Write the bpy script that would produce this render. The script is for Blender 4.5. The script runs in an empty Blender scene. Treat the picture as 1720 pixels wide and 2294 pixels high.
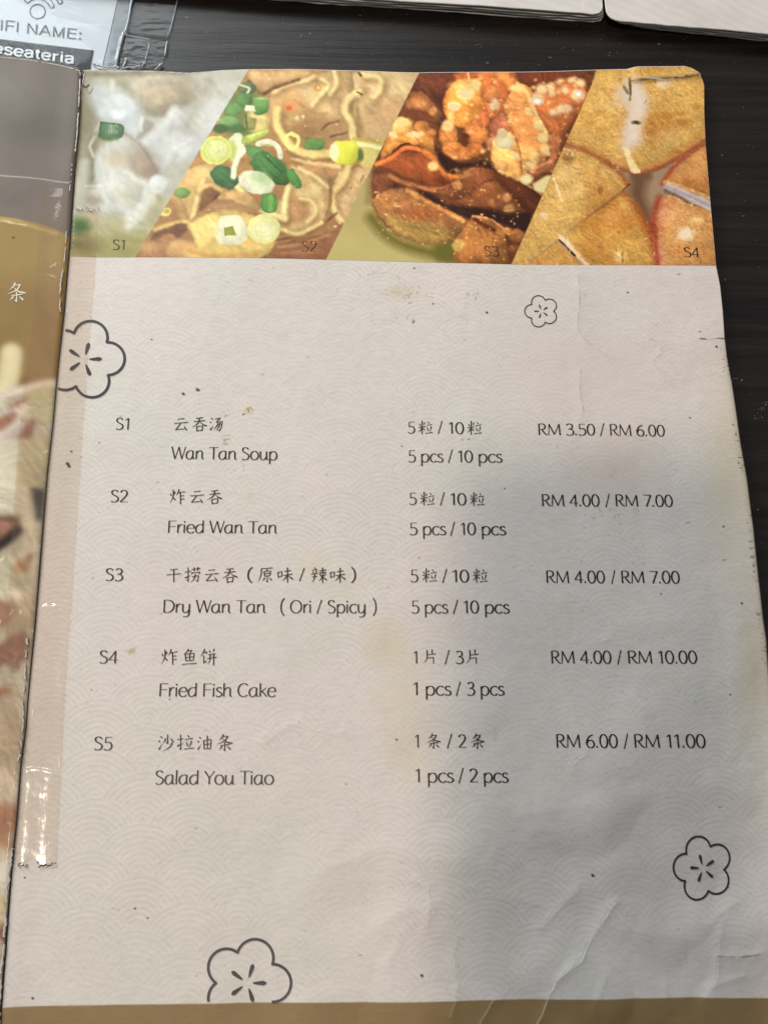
import bpy, math, random
import numpy as np
from mathutils import Vector
random.seed(3); np.random.seed(3)
C = bpy.context.scene.collection
sc = bpy.context.scene

# ------------------------------------------------------------------ camera
IW, IH, F = 1720.0, 2294.0, 1866.0            # photograph size and focal length in its pixels
def nrm(v): v = np.array(v, float); return v/np.linalg.norm(v)
Yc = nrm((-84, 7782, -F))                      # page 'up' seen from the camera (x right, y up, z back)
Xc = np.array((50800., -384, -F)); Xc = nrm(Xc-Xc.dot(Yc)*Yc)
Zc = np.cross(Xc, Yc)
RW = np.array([Xc, Yc, Zc])                    # camera -> world rotation
def ray(px, py): return RW @ np.array(((px-IW/2), -(py-IH/2), -F))
a_, b_ = ray(155, 577), ray(1603, 595)
wa = a_/-a_[2]; wb = b_/-b_[2]
CAMH = 0.21/np.linalg.norm((wb-wa)[:2])        # the page is 21 cm wide
c_ = ray(860, 1147); c_ = c_/-c_[2]
CP = np.array((-c_[0]*CAMH, -c_[1]*CAMH, CAMH))  # world origin = page under the middle of the view
def W(px, py, z=0.0):
    d = ray(px, py); t = (z-CP[2])/d[2]
    return CP[0]+d[0]*t, CP[1]+d[1]*t
def PROJ(x, y, z=0.0):
    v = np.stack([x-CP[0], y-CP[1], np.zeros_like(x)+z-CP[2]], 0)
    c = np.tensordot(RW.T, v, axes=(1, 0))
    return IW/2 + F*c[0]/-c[2], IH/2 - F*c[1]/-c[2]

cam = bpy.data.cameras.new('camera'); co = bpy.data.objects.new('camera', cam); C.objects.link(co)
from mathutils import Matrix
m = Matrix(((RW[0][0], RW[0][1], RW[0][2], CP[0]), (RW[1][0], RW[1][1], RW[1][2], CP[1]),
            (RW[2][0], RW[2][1], RW[2][2], CP[2]), (0, 0, 0, 1)))
co.matrix_world = m
cam.sensor_fit = 'VERTICAL'; cam.sensor_height = 24; cam.sensor_width = 18
cam.lens = F/IH*24
cam.clip_start = 0.01; cam.clip_end = 20
cam.dof.use_dof = True; cam.dof.focus_distance = CAMH*1.03; cam.dof.aperture_fstop = 24.0
sc.camera = co

# ------------------------------------------------------------------ light: a window beyond the table, a dim warm room
w = bpy.data.worlds.new('World'); sc.world = w; w.use_nodes = True
bg = w.node_tree.nodes['Background']; bg.inputs[0].default_value = (0.92, 0.95, 1.0, 1); bg.inputs[1].default_value = 0.22
def area(name, loc, target, sx, sy, power, col):
    l = bpy.data.lights.new(name, 'AREA'); l.shape = 'RECTANGLE'; l.size = sx; l.size_y = sy
    l.energy = power; l.color = col
    o = bpy.data.objects.new(name, l); C.objects.link(o); o.location = loc
    d = Vector(target)-Vector(loc); o.rotation_euler = d.to_track_quat('-Z', 'Y').to_euler()
    return o
area('window_light', (-0.45, 0.56, 0.38), (0, 0.02, 0), 0.34, 0.30, 6.0, (0.88, 0.96, 1.0))
area('table_sheen_light', (-0.30, 1.35, 1.00), (0, 0.04, 0), 0.60, 0.45, 4.0, (0.95, 0.985, 1.0))  # second light, added for the sheen on the table
area('ceiling_lamp', (-0.34, -0.36, 1.62), (0, 0, 0), 0.14, 0.14, 10.6, (1.0, 0.84, 0.68))
area('tape_glint_light', (-0.78, 0.02, 1.60), (-0.1, 0, 0), 0.05, 0.8, 1.2, (1.0, 0.90, 0.76))  # added strip light, placed to put glints on the spine tape
sc.view_settings.view_transform = 'Standard'; sc.view_settings.look = 'None'
sc.view_settings.exposure = 0.0; sc.view_settings.gamma = 1.0

# ------------------------------------------------------------------ helpers
def obj(name, me, parent=None, mat=None, label=None):
    o = bpy.data.objects.new(name, me); C.objects.link(o)
    if parent: o.parent = parent
    if mat and me: me.materials.append(mat)
    if label: o['label'] = label
    return o
def thing(name, label, cat, loc=(0, 0, 0), group=None):
    o = bpy.data.objects.new(name, None); C.objects.link(o); o.location = loc
    o.empty_display_size = 0.02
    o['label'] = label; o['category'] = cat
    if group: o['group'] = group
    return o
def mesh(name, V, Fc, uv=None, smooth=False):
    me = bpy.data.meshes.new(name); me.from_pydata([tuple(v) for v in V], [], [tuple(f) for f in Fc])
    if uv is not None:
        l = me.uv_layers.new(name='UVMap'); idx = np.zeros(len(me.loops), dtype=np.int32)
        me.loops.foreach_get('vertex_index', idx)
        l.data.foreach_set('uv', np.asarray(uv, dtype=np.float32)[idx].ravel())
    if smooth: me.polygons.foreach_set('use_smooth', [True]*len(me.polygons))
    me.update(); return me

def hsh(ix, iy, seed):
    n = (ix.astype(np.int64)*374761393 + iy.astype(np.int64)*668265263 + seed*982451653) & 0x7fffffff
    n = ((n ^ (n >> 13))*1274126177) & 0x7fffffff
    n = n ^ (n >> 16)
    return (n & 0xffff)/65535.0
def noise(x, y, s, seed=0):
    x = np.asarray(x, float)/s; y = np.asarray(y, float)/s
    ix = np.floor(x); iy = np.floor(y); fx = x-ix; fy = y-iy
    fx = fx*fx*(3-2*fx); fy = fy*fy*(3-2*fy)
    a = hsh(ix, iy, seed); b = hsh(ix+1, iy, seed); c = hsh(ix, iy+1, seed); d = hsh(ix+1, iy+1, seed)
    return (a*(1-fx)+b*fx)*(1-fy)+(c*(1-fx)+d*fx)*fy*1.0
def fbm(x, y, s, seed=0, o=3):
    r = 0; a = 1; t = 0
    for i in range(o):
        r = r+a*noise(x, y, s/(2**i), seed+i*7); t += a; a *= .55
    return r/t-0.5

def relief(X, Y, s, seed, warp=1.0):
    w_ = fbm(X, Y, s*1.6, seed+5, 2)*s*1.6*warp; w2 = fbm(X, Y, s*1.6, seed+6, 2)*s*1.6*warp
    h = fbm(X+w_, Y+w2, s, seed, 4); gy, gx = np.gradient(h)
    g = gx*-.55+gy*.85*-1; g = g/(g.std()+1e-9)
    return np.clip(g*.4, -1, 1)
def catmull(P, n=8):
    P = [np.array(p, float) for p in P]
    if len(P) < 3: return P
    Q = [2*P[0]-P[1]]+P+[2*P[-1]-P[-2]]
    out = []
    for i in range(1, len(Q)-2):
        p0, p1, p2, p3 = Q[i-1], Q[i], Q[i+1], Q[i+2]
        for k in range(n):
            t = k/n
            out.append(.5*((2*p1)+(p2-p0)*t+(2*p0-5*p1+4*p2-p3)*t*t+(3*p1-p0-3*p2+p3)*t**3))
    out.append(P[-1]); return out

# creases of the worn page: (photo px polyline, ridge height mm, half width px, whiteness)
def zz(ox, oy, k, pts): return [(ox+x*k, oy+y*k) for x, y in pts]
K6 = (860, 1780, .5184)
CREASES = [
 (zz(*K6, [(1000,470),(960,530),(920,590),(880,650),(850,720),(750,790),(715,860),(700,900),(690,940),(660,990),(640,1060)]), .55, 9, .9),
 (zz(*K6, [(825,705),(790,760),(750,800)]), .3, 6, .5),
 (zz(*K6, [(840,410),(770,480),(710,540),(680,575)]), .35, 8, .4),
 (zz(*K6, [(315,620),(300,680),(300,740),(315,830),(305,900),(285,960)]), .3, 7, .35),
 (zz(*K6, [(500,880),(470,890),(440,940),(410,990)]), .3, 7, .7),
 (zz(*K6, [(950,790),(925,860),(905,930)]), .25, 6, .25),
 (zz(*K6, [(1220,820),(1215,880),(1230,930)]), .25, 6, .3),
 (zz(*K6, [(1520,470),(1480,500),(1440,520),(1420,560)]), .4, 9, .3),
 (zz(*K6, [(1460,560),(1450,640),(1445,780),(1430,830),(1390,885)]), .35, 7, .25),
 (zz(*K6, [(1560,780),(1480,810),(1430,830)]), .3, 7, .2),
 (zz(*K6, [(145,370),(190,400),(195,490),(185,560)]), .25, 6, .3),
 (zz(*K6, [(-10,560),(30,520),(110,490),(160,495)]), .3, 12, 0),
 (zz(*K6, [(350,390),(400,400)]), .12, 4, .3),
 (zz(*K6, [(1440,700),(1530,700),(1620,690)]), .35, 6, 0),
 (zz(190,1420,.428, [(950,560),(1000,520),(1060,480),(1130,465),(1230,505),(1340,525)]), .35, 9, .22),
 (zz(190,1420,.428, [(930,540),(975,490)]), .15, 5, 0),
 (zz(880,1420,.4461, [(893,695),(900,660),(930,625),(965,603)]), .22, 6, .7),
 (zz(880,1420,.4461, [(1035,38),(1070,28),(1100,10)]), .2, 6, .45),
 (zz(880,1420,.4461, [(600,150),(570,200),(620,230)]), .15, 12, 0),
 (zz(760,580,.5787, [(925,60),(930,160),(925,270),(965,325),(1040,380)]), .25, 7, 0),
 (zz(760,580,.5787, [(1200,310),(1245,330),(1240,370),(1215,400),(1240,440)]), .2, 6, 0),
 (zz(760,580,.5787, [(935,430),(930,500),(940,590),(900,700)]), .22, 8, 0),
 ([(1360,60+140),(1480,185+5),(1570,178)], .0, 5, 0),
 ([(1250,1990),(1380,2080),(1560,2110)], .35, 25, 0),
 ([(700,1960),(860,1900),(1010,1930)], .3, 20, 0), ([(1420,1560),(1500,1640),(1600,1660)], .3, 20, 0), ([(1280,1330),(1400,1400),(1520,1390)], .3, 20, 0), ([(560,2060),(660,2120),(700,2230)], .25, 18, 0), ([(1600,1760),(1680,1900),(1720,2060)], .35, 22, 0), ([(1020,1760),(1150,1830),(1330,1800)], .22, 24, 0),
 ([(980,2020),(900,2090),(870,2160)], .3, 22, 0),
 ([(1150,2010),(1240,2035),(1300,2090)], .3, 18, 0),
]
def pdist(X, Y, pts):
    d = np.full(np.shape(X), 1e9)
    for (x0, y0), (x1, y1) in zip(pts[:-1], pts[1:]):
        dx, dy = x1-x0, y1-y0; L = dx*dx+dy*dy+1e-9
        t = np.clip(((X-x0)*dx+(Y-y0)*dy)/L, 0, 1)
        d = np.minimum(d, np.hypot(X-x0-t*dx, Y-y0-t*dy))
    return d
def page_z(X, Y):
    """height of the right page above z=0, from photo px on the page"""
    X = np.asarray(X, float); Y = np.asarray(Y, float)
    z = 0.0011*fbm(X, Y, 520, 5, 2)+0.0005*fbm(X, Y, 150, 9, 2)
    # the lower right of the page is more crumpled
    k = np.clip((Y-1350)/600, 0, 1)*np.clip((X-300)/800, 0, 1)
    z = z+k*0.0042*fbm(X*.8+Y*.45, Y*.8-X*.45, 210, 31, 2)+k*.0012*np.abs(fbm(X*.9+Y*.4, (Y*.9-X*.4)*.7, 130, 33, 2))
    kr = np.clip((X-1150)/300, 0, 1)*np.clip((Y-560)/200, 0, 1); z = z+kr*.0009*np.abs(fbm(X, Y*.8, 150, 35, 2))
    z = z+0.0007*np.exp(-((X-(165-(Y-430)*.083))/40)**2)      # rise beside the spine
    # bent strip under the top edge at the right
    top = np.clip((X-1400)/25, 0, 1)*np.clip((184-(X-1410)*.075-Y)/6+.5, 0, 1)
    z = z+0.0011*top*top*(3-2*top)
    return z
def crease_z(X, Y, crisp=1.0):
    z = np.zeros(np.shape(X))
    for pts, h, wd, _ in CREASES:
        if h == 0: continue
        xs = [p[0] for p in pts]; ys = [p[1] for p in pts]; mg = wd*6
        mk = (X > min(xs)-mg) & (X < max(xs)+mg) & (Y > min(ys)-mg) & (Y < max(ys)+mg)
        if not mk.any(): continue
        xx = X[mk]; yy = Y[mk]
        wob = 5*(noise(xx, yy, 14, 77)-.5)+2.5*(noise(xx, yy, 5, 78)-.5)
        d = pdist(xx+wob, yy-wob, pts)
        z[mk] += h*.60e-3*(.65*np.exp(-d/wd)+.35*np.exp(-(d/(wd*2.6))**2))
    return z
def on_page(px, py, lift=0.0, fn=page_z):
    z = 0.0
    for _ in range(3):
        x, y = W(px, py, z); X, Y = PROJ(np.array(x), np.array(y), 0.0)
        z = float(fn(X, Y))
    return x, y, z+lift
def place_all(V, fn=page_z):
    A = np.array(V, float); px, py, lift = A[:, 0], A[:, 1], A[:, 2]
    dx = px-IW/2; dy = -(py-IH/2)
    D = RW @ np.stack([dx, dy, np.full_like(dx, -F)]); z = np.zeros_like(dx)
    for _ in range(3):
        t = (z-CP[2])/D[2]; x = CP[0]+D[0]*t; y = CP[1]+D[1]*t
        X, Y = PROJ(x, y, 0.0); z = fn(X, Y)+(crease_z(X, Y) if fn is page_z else 0)
    return np.stack([x, y, z+lift], -1).tolist()
def zsurf(x, y, crease=True):
    X, Y = PROJ(x, y, 0.0)
    z = page_z(X, Y)
    if crease: z = z+crease_z(X, Y)
    return z

# ------------------------------------------------------------------ painter for flat prints: works in photo px, lays pixels out on the page
class Canvas:
    def __init__(s, x0, y0, x1, y1, res):
        s.b = (x0, y0, x1, y1)
        s.w = int((x1-x0)/res); s.h = int((y1-y0)/res)
        gx = x0+(np.arange(s.w)+.5)*(x1-x0)/s.w; gy = y0+(np.arange(s.h)+.5)*(y1-y0)/s.h
        GX, GY = np.meshgrid(gx, gy); s.gx, s.gy = GX, GY
        s.X, s.Y = PROJ(GX, GY, 0.0)
        s.c = np.zeros((s.h, s.w, 3)); s.clip = np.ones((s.h, s.w))
    def win(s, x0, y0, x1, y1):
        r = np.where((s.Y.max(1) > y0) & (s.Y.min(1) < y1))[0]; c = np.where((s.X.max(0) > x0) & (s.X.min(0) < x1))[0]
        if len(r) == 0 or len(c) == 0: return None
        return slice(r[0], r[-1]+1), slice(c[0], c[-1]+1)
    def put(s, sl, a, col):
        a = (np.clip(a, 0, 1)*s.clip[sl])[..., None]
        col = np.asarray(col, float)
        if col.ndim == 1: col = col[None, None, :]
        s.c[sl] = s.c[sl]*(1-a)+col*a
    def poly(s, pts, col, f=2, rough=2, op=1, sh=None, seed=0, smooth=True):
        if smooth: pts = [tuple(p) for p in catmull(pts+[pts[0]], 4)][:-1]
        xs = [p[0] for p in pts]; ys = [p[1] for p in pts]; mg = f+rough+4
        sl = s.win(min(xs)-mg, min(ys)-mg, max(xs)+mg, max(ys)+mg)
        if sl is None: return
        X = s.X[sl]; Y = s.Y[sl]
        ins = np.zeros(X.shape, bool)
        for (ax, ay), (bx, by) in zip(pts, pts[1:]+pts[:1]):
            cnd = ((ay > Y) != (by > Y)) & (X < (bx-ax)*(Y-ay)/(by-ay+1e-12)+ax); ins ^= cnd
        d = pdist(X, Y, pts+[pts[0]]); sd = np.where(ins, -d, d)
        sd = sd+rough*2*(noise(X, Y, 9, seed)-.5)+rough*(noise(X, Y, 4, seed+1)-.5)
        s.shade(sl, X, Y, sd, f, col, op, sh, min(xs), max(xs), min(ys), max(ys), seed)
    def shade(s, sl, X, Y, sd, f, col, op, sh, x0, x1, y0, y1, seed):
        c = np.array(col, float)[None, None, :]/255*np.ones(X.shape+(3,))
        if sh:      # printed picture of a rounded thing: lit from upper left, darker rim
            g = ((X-(x0+x1)/2)/(x1-x0+1)*-.5+(Y-(y0+y1)/2)/(y1-y0+1)*-.9)*sh
            rim = np.exp(np.clip(sd, -60, 0)/(.10*min(x1-x0, y1-y0)+2))*-.55*sh
            tex = fbm(X, Y, .45*min(x1-x0, y1-y0)+4, seed+3, 3)*.9*sh
            c = c*(1+(g*.6+rim+tex))[..., None]
        s.put(sl, (.5-sd/max(f, .8))*op, c)
    def blob(s, cx, cy, rx, ry, col, f=3, ang=0, rough=1.5, op=1, sh=None, seed=0):
        R = max(rx, ry)+f+rough+3
        sl = s.win(cx-R, cy-R, cx+R, cy+R)
        if sl is None: return
        X = s.X[sl]; Y = s.Y[sl]; a = math.radians(ang)
        u = (X-cx)*math.cos(a)+(Y-cy)*math.sin(a); v = -(X-cx)*math.sin(a)+(Y-cy)*math.cos(a)
        q = np.sqrt((u/rx)**2+(v/ry)**2); sd = (q-1)*min(rx, ry)
        sd = sd+rough*2*(noise(X, Y, 9, seed)-.5)
        s.shade(sl, X, Y, sd, f, col, op, sh, cx-rx, cx+rx, cy-ry, cy+ry, seed)
    def stroke(s, pts, wd, col, f=2, rough=1.2, op=1, sh=None, seed=0):
        if len(pts) > 2: pts = [tuple(p) for p in catmull(pts, 5)]
        xs = [p[0] for p in pts]; ys = [p[1] for p in pts]; mg = wd/2+f+rough+3
        sl = s.win(min(xs)-mg, min(ys)-mg, max(xs)+mg, max(ys)+mg)
        if sl is None: return
        X = s.X[sl]; Y = s.Y[sl]
        d = pdist(X, Y, pts)
        sd = d-wd/2+rough*2*(noise(X, Y, 8, seed)-.5)
        c = np.array(col, float)[None, None, :]/255*np.ones(X.shape+(3,))
        if sh: c = c*(1+sh*(.25-.6*(d/(wd/2+1))**2+.5*fbm(X, Y, wd, seed, 2)))[..., None]
        s.put(sl, (.5-sd/max(f, .8))*op, c)
    def image(s, name, gain=1.0):
        im = bpy.data.images.new(name, s.w, s.h, alpha=False)
        lin = np.clip(s.c, 0, 1)
        px = np.ones((s.h, s.w, 4), dtype=np.float32); px[..., :3] = np.clip(lin, 0, 1)
        im.pixels.foreach_set(px.ravel()); im.update(); im.pack()
        return im
    def uv(s, x, y):
        x0, y0, x1, y1 = s.b
        return np.stack([(x-x0)/(x1-x0), (y-y0)/(y1-y0)], -1)
def gray_image(name, A):
    h, w_ = A.shape
    im = bpy.data.images.new(name, w_, h, alpha=False, float_buffer=True, is_data=True)
    px = np.ones((h, w_, 4), dtype=np.float32); px[..., :3] = A[..., None]
    im.pixels.foreach_set(px.ravel()); im.update(); im.pack(); return im

# ------------------------------------------------------------------ materials
def mat(name):
    m_ = bpy.data.materials.new(name); m_.use_nodes = True
    nt = m_.node_tree; b = nt.nodes['Principled BSDF']; return m_, nt, b
def N(nt, t, **kw):
    n = nt.nodes.new(t)
    for k, v in kw.items():
        if k in n.inputs: n.inputs[k].default_value = v
        else: setattr(n, k, v)
    return n
def plain(name, col, rough=.5, spec=.4, noise_amt=.12, scale=300, bump=0.0):
    m_, nt, b = mat(name); L = nt.links
    tc = N(nt, 'ShaderNodeTexCoord'); nz = N(nt, 'ShaderNodeTexNoise', Scale=scale, Detail=4.0)
    L.new(tc.outputs['Object'], nz.inputs['Vector'])
    mx = N(nt, 'ShaderNodeMixRGB', blend_type='MULTIPLY'); mx.inputs[0].default_value = 1
    mx.inputs[1].default_value = (*col, 1)
    mr = N(nt, 'ShaderNodeMapRange'); mr.inputs[3].default_value = 1-noise_amt; mr.inputs[4].default_value = 1+noise_amt
    L.new(nz.outputs[0], mr.inputs[0]); L.new(mr.outputs[0], mx.inputs[2]); L.new(mx.outputs[0], b.inputs['Base Color'])
    b.inputs['Roughness'].default_value = rough; b.inputs['Specular IOR Level'].default_value = spec
    if bump:
        bp = N(nt, 'ShaderNodeBump', Distance=bump); bp.inputs['Strength'].default_value = 1
        L.new(nz.outputs[0], bp.inputs['Height']); L.new(bp.outputs[0], b.inputs['Normal'])
    return m_
def gain_fac(nt, L, src, g):
    mx = N(nt, 'ShaderNodeMixRGB', blend_type='MULTIPLY'); mx.inputs[0].default_value = 1
    mx.inputs[2].default_value = (*g, 1); L.new(src, mx.inputs[1]); return mx.outputs[0]
def fibre(nt, L, b, base_h=None, dist=.00006, extra=.6):
    """paper relief: short horizontal fibres and small pits"""
    tc = N(nt, 'ShaderNodeTexCoord')
    mp = N(nt, 'ShaderNodeMapping'); mp.inputs['Scale'].default_value = (420, 1000, 1000); mp.inputs['Rotation'].default_value = (0, 0, math.radians(-6))
    L.new(tc.outputs['Object'], mp.inputs[0])
    n1 = N(nt, 'ShaderNodeTexNoise', Scale=1.0, Detail=3.0, Roughness=.6); L.new(mp.outputs[0], n1.inputs['Vector'])
    n2 = N(nt, 'ShaderNodeTexNoise', Scale=210.0, Detail=5.0, Roughness=.6); L.new(tc.outputs['Object'], n2.inputs['Vector'])
    ad = N(nt, 'ShaderNodeMath', operation='MULTIPLY_ADD'); L.new(n2.outputs[0], ad.inputs[0]); ad.inputs[1].default_value = 1.6; L.new(n1.outputs[0], ad.inputs[2])
    bp = N(nt, 'ShaderNodeBump', Distance=dist); bp.inputs['Strength'].default_value = extra
    L.new(ad.outputs[0], bp.inputs['Height'])
    if base_h is not None: L.new(base_h, bp.inputs['Normal'])
    L.new(bp.outputs[0], b.inputs['Normal'])
def print_mat(name, im, rough=.42, spec=.45, gain=(1, 1, 1), himg=None, hdist=.001, fdist=.00006, fext=.6):
    m_, nt, b = mat(name); L = nt.links
    uv = N(nt, 'ShaderNodeUVMap', uv_map='UVMap')
    t = N(nt, 'ShaderNodeTexImage', image=im, interpolation='Cubic', extension='EXTEND'); L.new(uv.outputs[0], t.inputs[0])
    L.new(gain_fac(nt, L, t.outputs[0], gain), b.inputs['Base Color'])
    b.inputs['Roughness'].default_value = rough; b.inputs['Specular IOR Level'].default_value = spec
    base = None
    if himg:
        th = N(nt, 'ShaderNodeTexImage', image=himg, interpolation='Cubic', extension='EXTEND'); L.new(uv.outputs[0], th.inputs[0])
        bp = N(nt, 'ShaderNodeBump', Distance=hdist); bp.inputs['Strength'].default_value = 1
        L.new(th.outputs[0], bp.inputs['Height']); base = bp.outputs[0]
    fibre(nt, L, b, base, fdist, fext)
    return m_
def clear_mat(name, tint, rough=.08, refl=1.0, bump=.00012, scale=120, haze=0.0, hcol=(.8, .8, .8), aniso=None):
    """clear film: tinted see-through plus a glossy skin"""
    m_ = bpy.data.materials.new(name); m_.use_nodes = True; nt = m_.node_tree; nt.nodes.clear(); L = nt.links
    out = N(nt, 'ShaderNodeOutputMaterial'); tr = N(nt, 'ShaderNodeBsdfTransparent', Color=(*tint, 1))
    gl = N(nt, 'ShaderNodeBsdfGlossy', Roughness=rough); fr = N(nt, 'ShaderNodeFresnel', IOR=1.45)
    mu = N(nt, 'ShaderNodeMath', operation='MULTIPLY'); mu.inputs[1].default_value = refl
    tc = N(nt, 'ShaderNodeTexCoord'); nz = N(nt, 'ShaderNodeTexNoise', Scale=scale, Detail=3.0)
    if aniso:
        mp = N(nt, 'ShaderNodeMapping'); mp.inputs['Scale'].default_value = aniso
        L.new(tc.outputs['Object'], mp.inputs[0]); L.new(mp.outputs[0], nz.inputs['Vector'])
    else: L.new(tc.outputs['Object'], nz.inputs['Vector'])
    bp = N(nt, 'ShaderNodeBump', Distance=bump); bp.inputs['Strength'].default_value = 1; L.new(nz.outputs[0], bp.inputs['Height'])
    L.new(bp.outputs[0], gl.inputs['Normal']); L.new(bp.outputs[0], fr.inputs['Normal'])
    gm = N(nt, 'ShaderNodeNewGeometry'); inv = N(nt, 'ShaderNodeMath', operation='SUBTRACT'); inv.inputs[0].default_value = 1.0; L.new(gm.outputs['Backfacing'], inv.inputs[1])
    m0 = N(nt, 'ShaderNodeMath', operation='MULTIPLY'); L.new(fr.outputs[0], m0.inputs[0]); L.new(inv.outputs[0], m0.inputs[1]); L.new(m0.outputs[0], mu.inputs[0])
    ms = N(nt, 'ShaderNodeMixShader'); L.new(mu.outputs[0], ms.inputs[0]); L.new(gl.outputs[0], ms.inputs[2])
    if haze:
        df = N(nt, 'ShaderNodeBsdfDiffuse', Color=(*hcol, 1)); m2 = N(nt, 'ShaderNodeMixShader'); m2.inputs[0].default_value = haze
        L.new(tr.outputs[0], m2.inputs[1]); L.new(df.outputs[0], m2.inputs[2]); L.new(m2.outputs[0], ms.inputs[1])
    else: L.new(tr.outputs[0], ms.inputs[1])
    L.new(ms.outputs[0], out.inputs[0]); return m_

M_ink = plain('black_ink', (.012, .011, .010), .45, .4, .2, 2500)
M_navy = plain('navy_ink', (.028, .027, .036), .45, .4, .15, 2500)
M_white_ink = plain('white_ink', (.62, .58, .46), .45, .4, .1, 2500)
M_board = plain('grey_board', (.24, .215, .18), .8, .2, .35, 900, .0001)
M_dark = plain('dark_board_edge', (.035, .032, .028), .7, .2, .3, 900)

# ------------------------------------------------------------------ table
TZ = -0.0035
def make_table():
    m_, nt, b = mat('dark_wood'); L = nt.links
    tc = N(nt, 'ShaderNodeTexCoord'); mp = N(nt, 'ShaderNodeMapping')
    mp.inputs['Scale'].default_value = (14, 300, 60); mp.inputs['Rotation'].default_value = (0, 0, math.radians(3.5))
    L.new(tc.outputs['Object'], mp.inputs[0])
    # a slow wobble of the grain
    wn = N(nt, 'ShaderNodeTexNoise', Scale=9.0, Detail=2.0); L.new(tc.outputs['Object'], wn.inputs['Vector'])
    ad = N(nt, 'ShaderNodeMixRGB', blend_type='ADD'); ad.inputs[0].default_value = 1.0
    sc_ = N(nt, 'ShaderNodeMixRGB', blend_type='MULTIPLY'); sc_.inputs[0].default_value = 1; sc_.inputs[2].default_value = (.4, 3.0, 0, 1)
    L.new(wn.outputs['Color'], sc_.inputs[1]); L.new(mp.outputs[0], ad.inputs[1]); L.new(sc_.outputs[0], ad.inputs[2])
    gr = N(nt, 'ShaderNodeTexNoise', Scale=1.0, Detail=5.0, Roughness=.62); L.new(ad.outputs[0], gr.inputs['Vector'])
    cr = N(nt, 'ShaderNodeValToRGB'); cr.color_ramp.elements[0].position = .36; cr.color_ramp.elements[0].color = (.0035, .0030, .0028, 1)
    cr.color_ramp.elements[1].position = .66; cr.color_ramp.elements[1].color = (.0165, .0120, .0092, 1)
    L.new(gr.outputs[0], cr.inputs[0])
    rn = N(nt, 'ShaderNodeTexNoise', Scale=6.0, Detail=3.0); L.new(tc.outputs['Object'], rn.inputs['Vector'])
    cr2 = N(nt, 'ShaderNodeValToRGB'); cr2.color_ramp.elements[0].position = .5; cr2.color_ramp.elements[0].color = (0, 0, 0, 1)
    cr2.color_ramp.elements[1].position = .7; cr2.color_ramp.elements[1].color = (.012, .004, .003, 1); L.new(rn.outputs[0], cr2.inputs[0])
    a2 = N(nt, 'ShaderNodeMixRGB', blend_type='ADD'); a2.inputs[0].default_value = .35; L.new(cr.outputs[0], a2.inputs[1]); L.new(cr2.outputs[0], a2.inputs[2])
    # pale dust flecks
    dn = N(nt, 'ShaderNodeTexNoise', Scale=420.0, Detail=1.0); L.new(tc.outputs['Object'], dn.inputs['Vector'])
    cr3 = N(nt, 'ShaderNodeValToRGB'); cr3.color_ramp.elements[0].position = .76; cr3.color_ramp.elements[1].position = .80; cr3.color_ramp.elements[1].color = (.10, .09, .08, 1)
    L.new(dn.outputs[0], cr3.inputs[0])
    a3 = N(nt, 'ShaderNodeMixRGB', blend_type='ADD'); a3.inputs[0].default_value = 1; L.new(a2.outputs[0], a3.inputs[1]); L.new(cr3.outputs[0], a3.inputs[2])
    L.new(a3.outputs[0], b.inputs['Base Color'])
    rr = N(nt, 'ShaderNodeMapRange'); rr.inputs[3].default_value = .44; rr.inputs[4].default_value = .30
    L.new(gr.outputs[0], rr.inputs[0]); L.new(rr.outputs[0], b.inputs['Roughness'])
    bp = N(nt, 'ShaderNodeBump', Distance=.00035); bp.inputs['Strength'].default_value = .8; L.new(gr.outputs[0], bp.inputs['Height']); L.new(bp.outputs[0], b.inputs['Normal'])
    b.inputs['Specular IOR Level'].default_value = .38
    x0, x1, y0, y1 = -.42, .48, -.36, .50; t = .03; bv = .003
    t_ = thing('wooden_table', 'dark brown wooden table top with fine grain under both menus and the wifi card', 'table', (0, 0, TZ-t))
    V = []
    for (i, z) in ((bv, t), (0, t-bv), (0, 0)):
        V += [(x0+i, y0+i, z), (x1-i, y0+i, z), (x1-i, y1-i, z), (x0+i, y1-i, z)]
    Fc = [(0, 1, 2, 3), (11, 10, 9, 8)]
    for k in (0, 4):
        for j in range(4): Fc.append((k+j, k+4+j, k+4+(j+1) % 4, k+(j+1) % 4))
    obj('table_top', mesh('table_top', V, Fc), t_, m_)
    M_leg = plain('dark_leg_metal', (.02, .018, .016), .4)
    for sx in (x0+.05, x1-.05):
        for sy in (y0+.05, y1-.05):
            h = .70; r = .02
            V = [(sx+r*sgx*q, sy+r*sgy*q, z) for z, q in ((0.0, 1), (-h, .7)) for sgx, sgy in ((-1, -1), (1, -1), (1, 1), (-1, 1))]
            Fc = [(0, 1, 2, 3), (7, 6, 5, 4)]+[(j, j+4, (j+1) % 4+4, (j+1) % 4) for j in range(4)]
            obj('leg', mesh('leg', V, Fc), t_, M_leg)
make_table()
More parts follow.
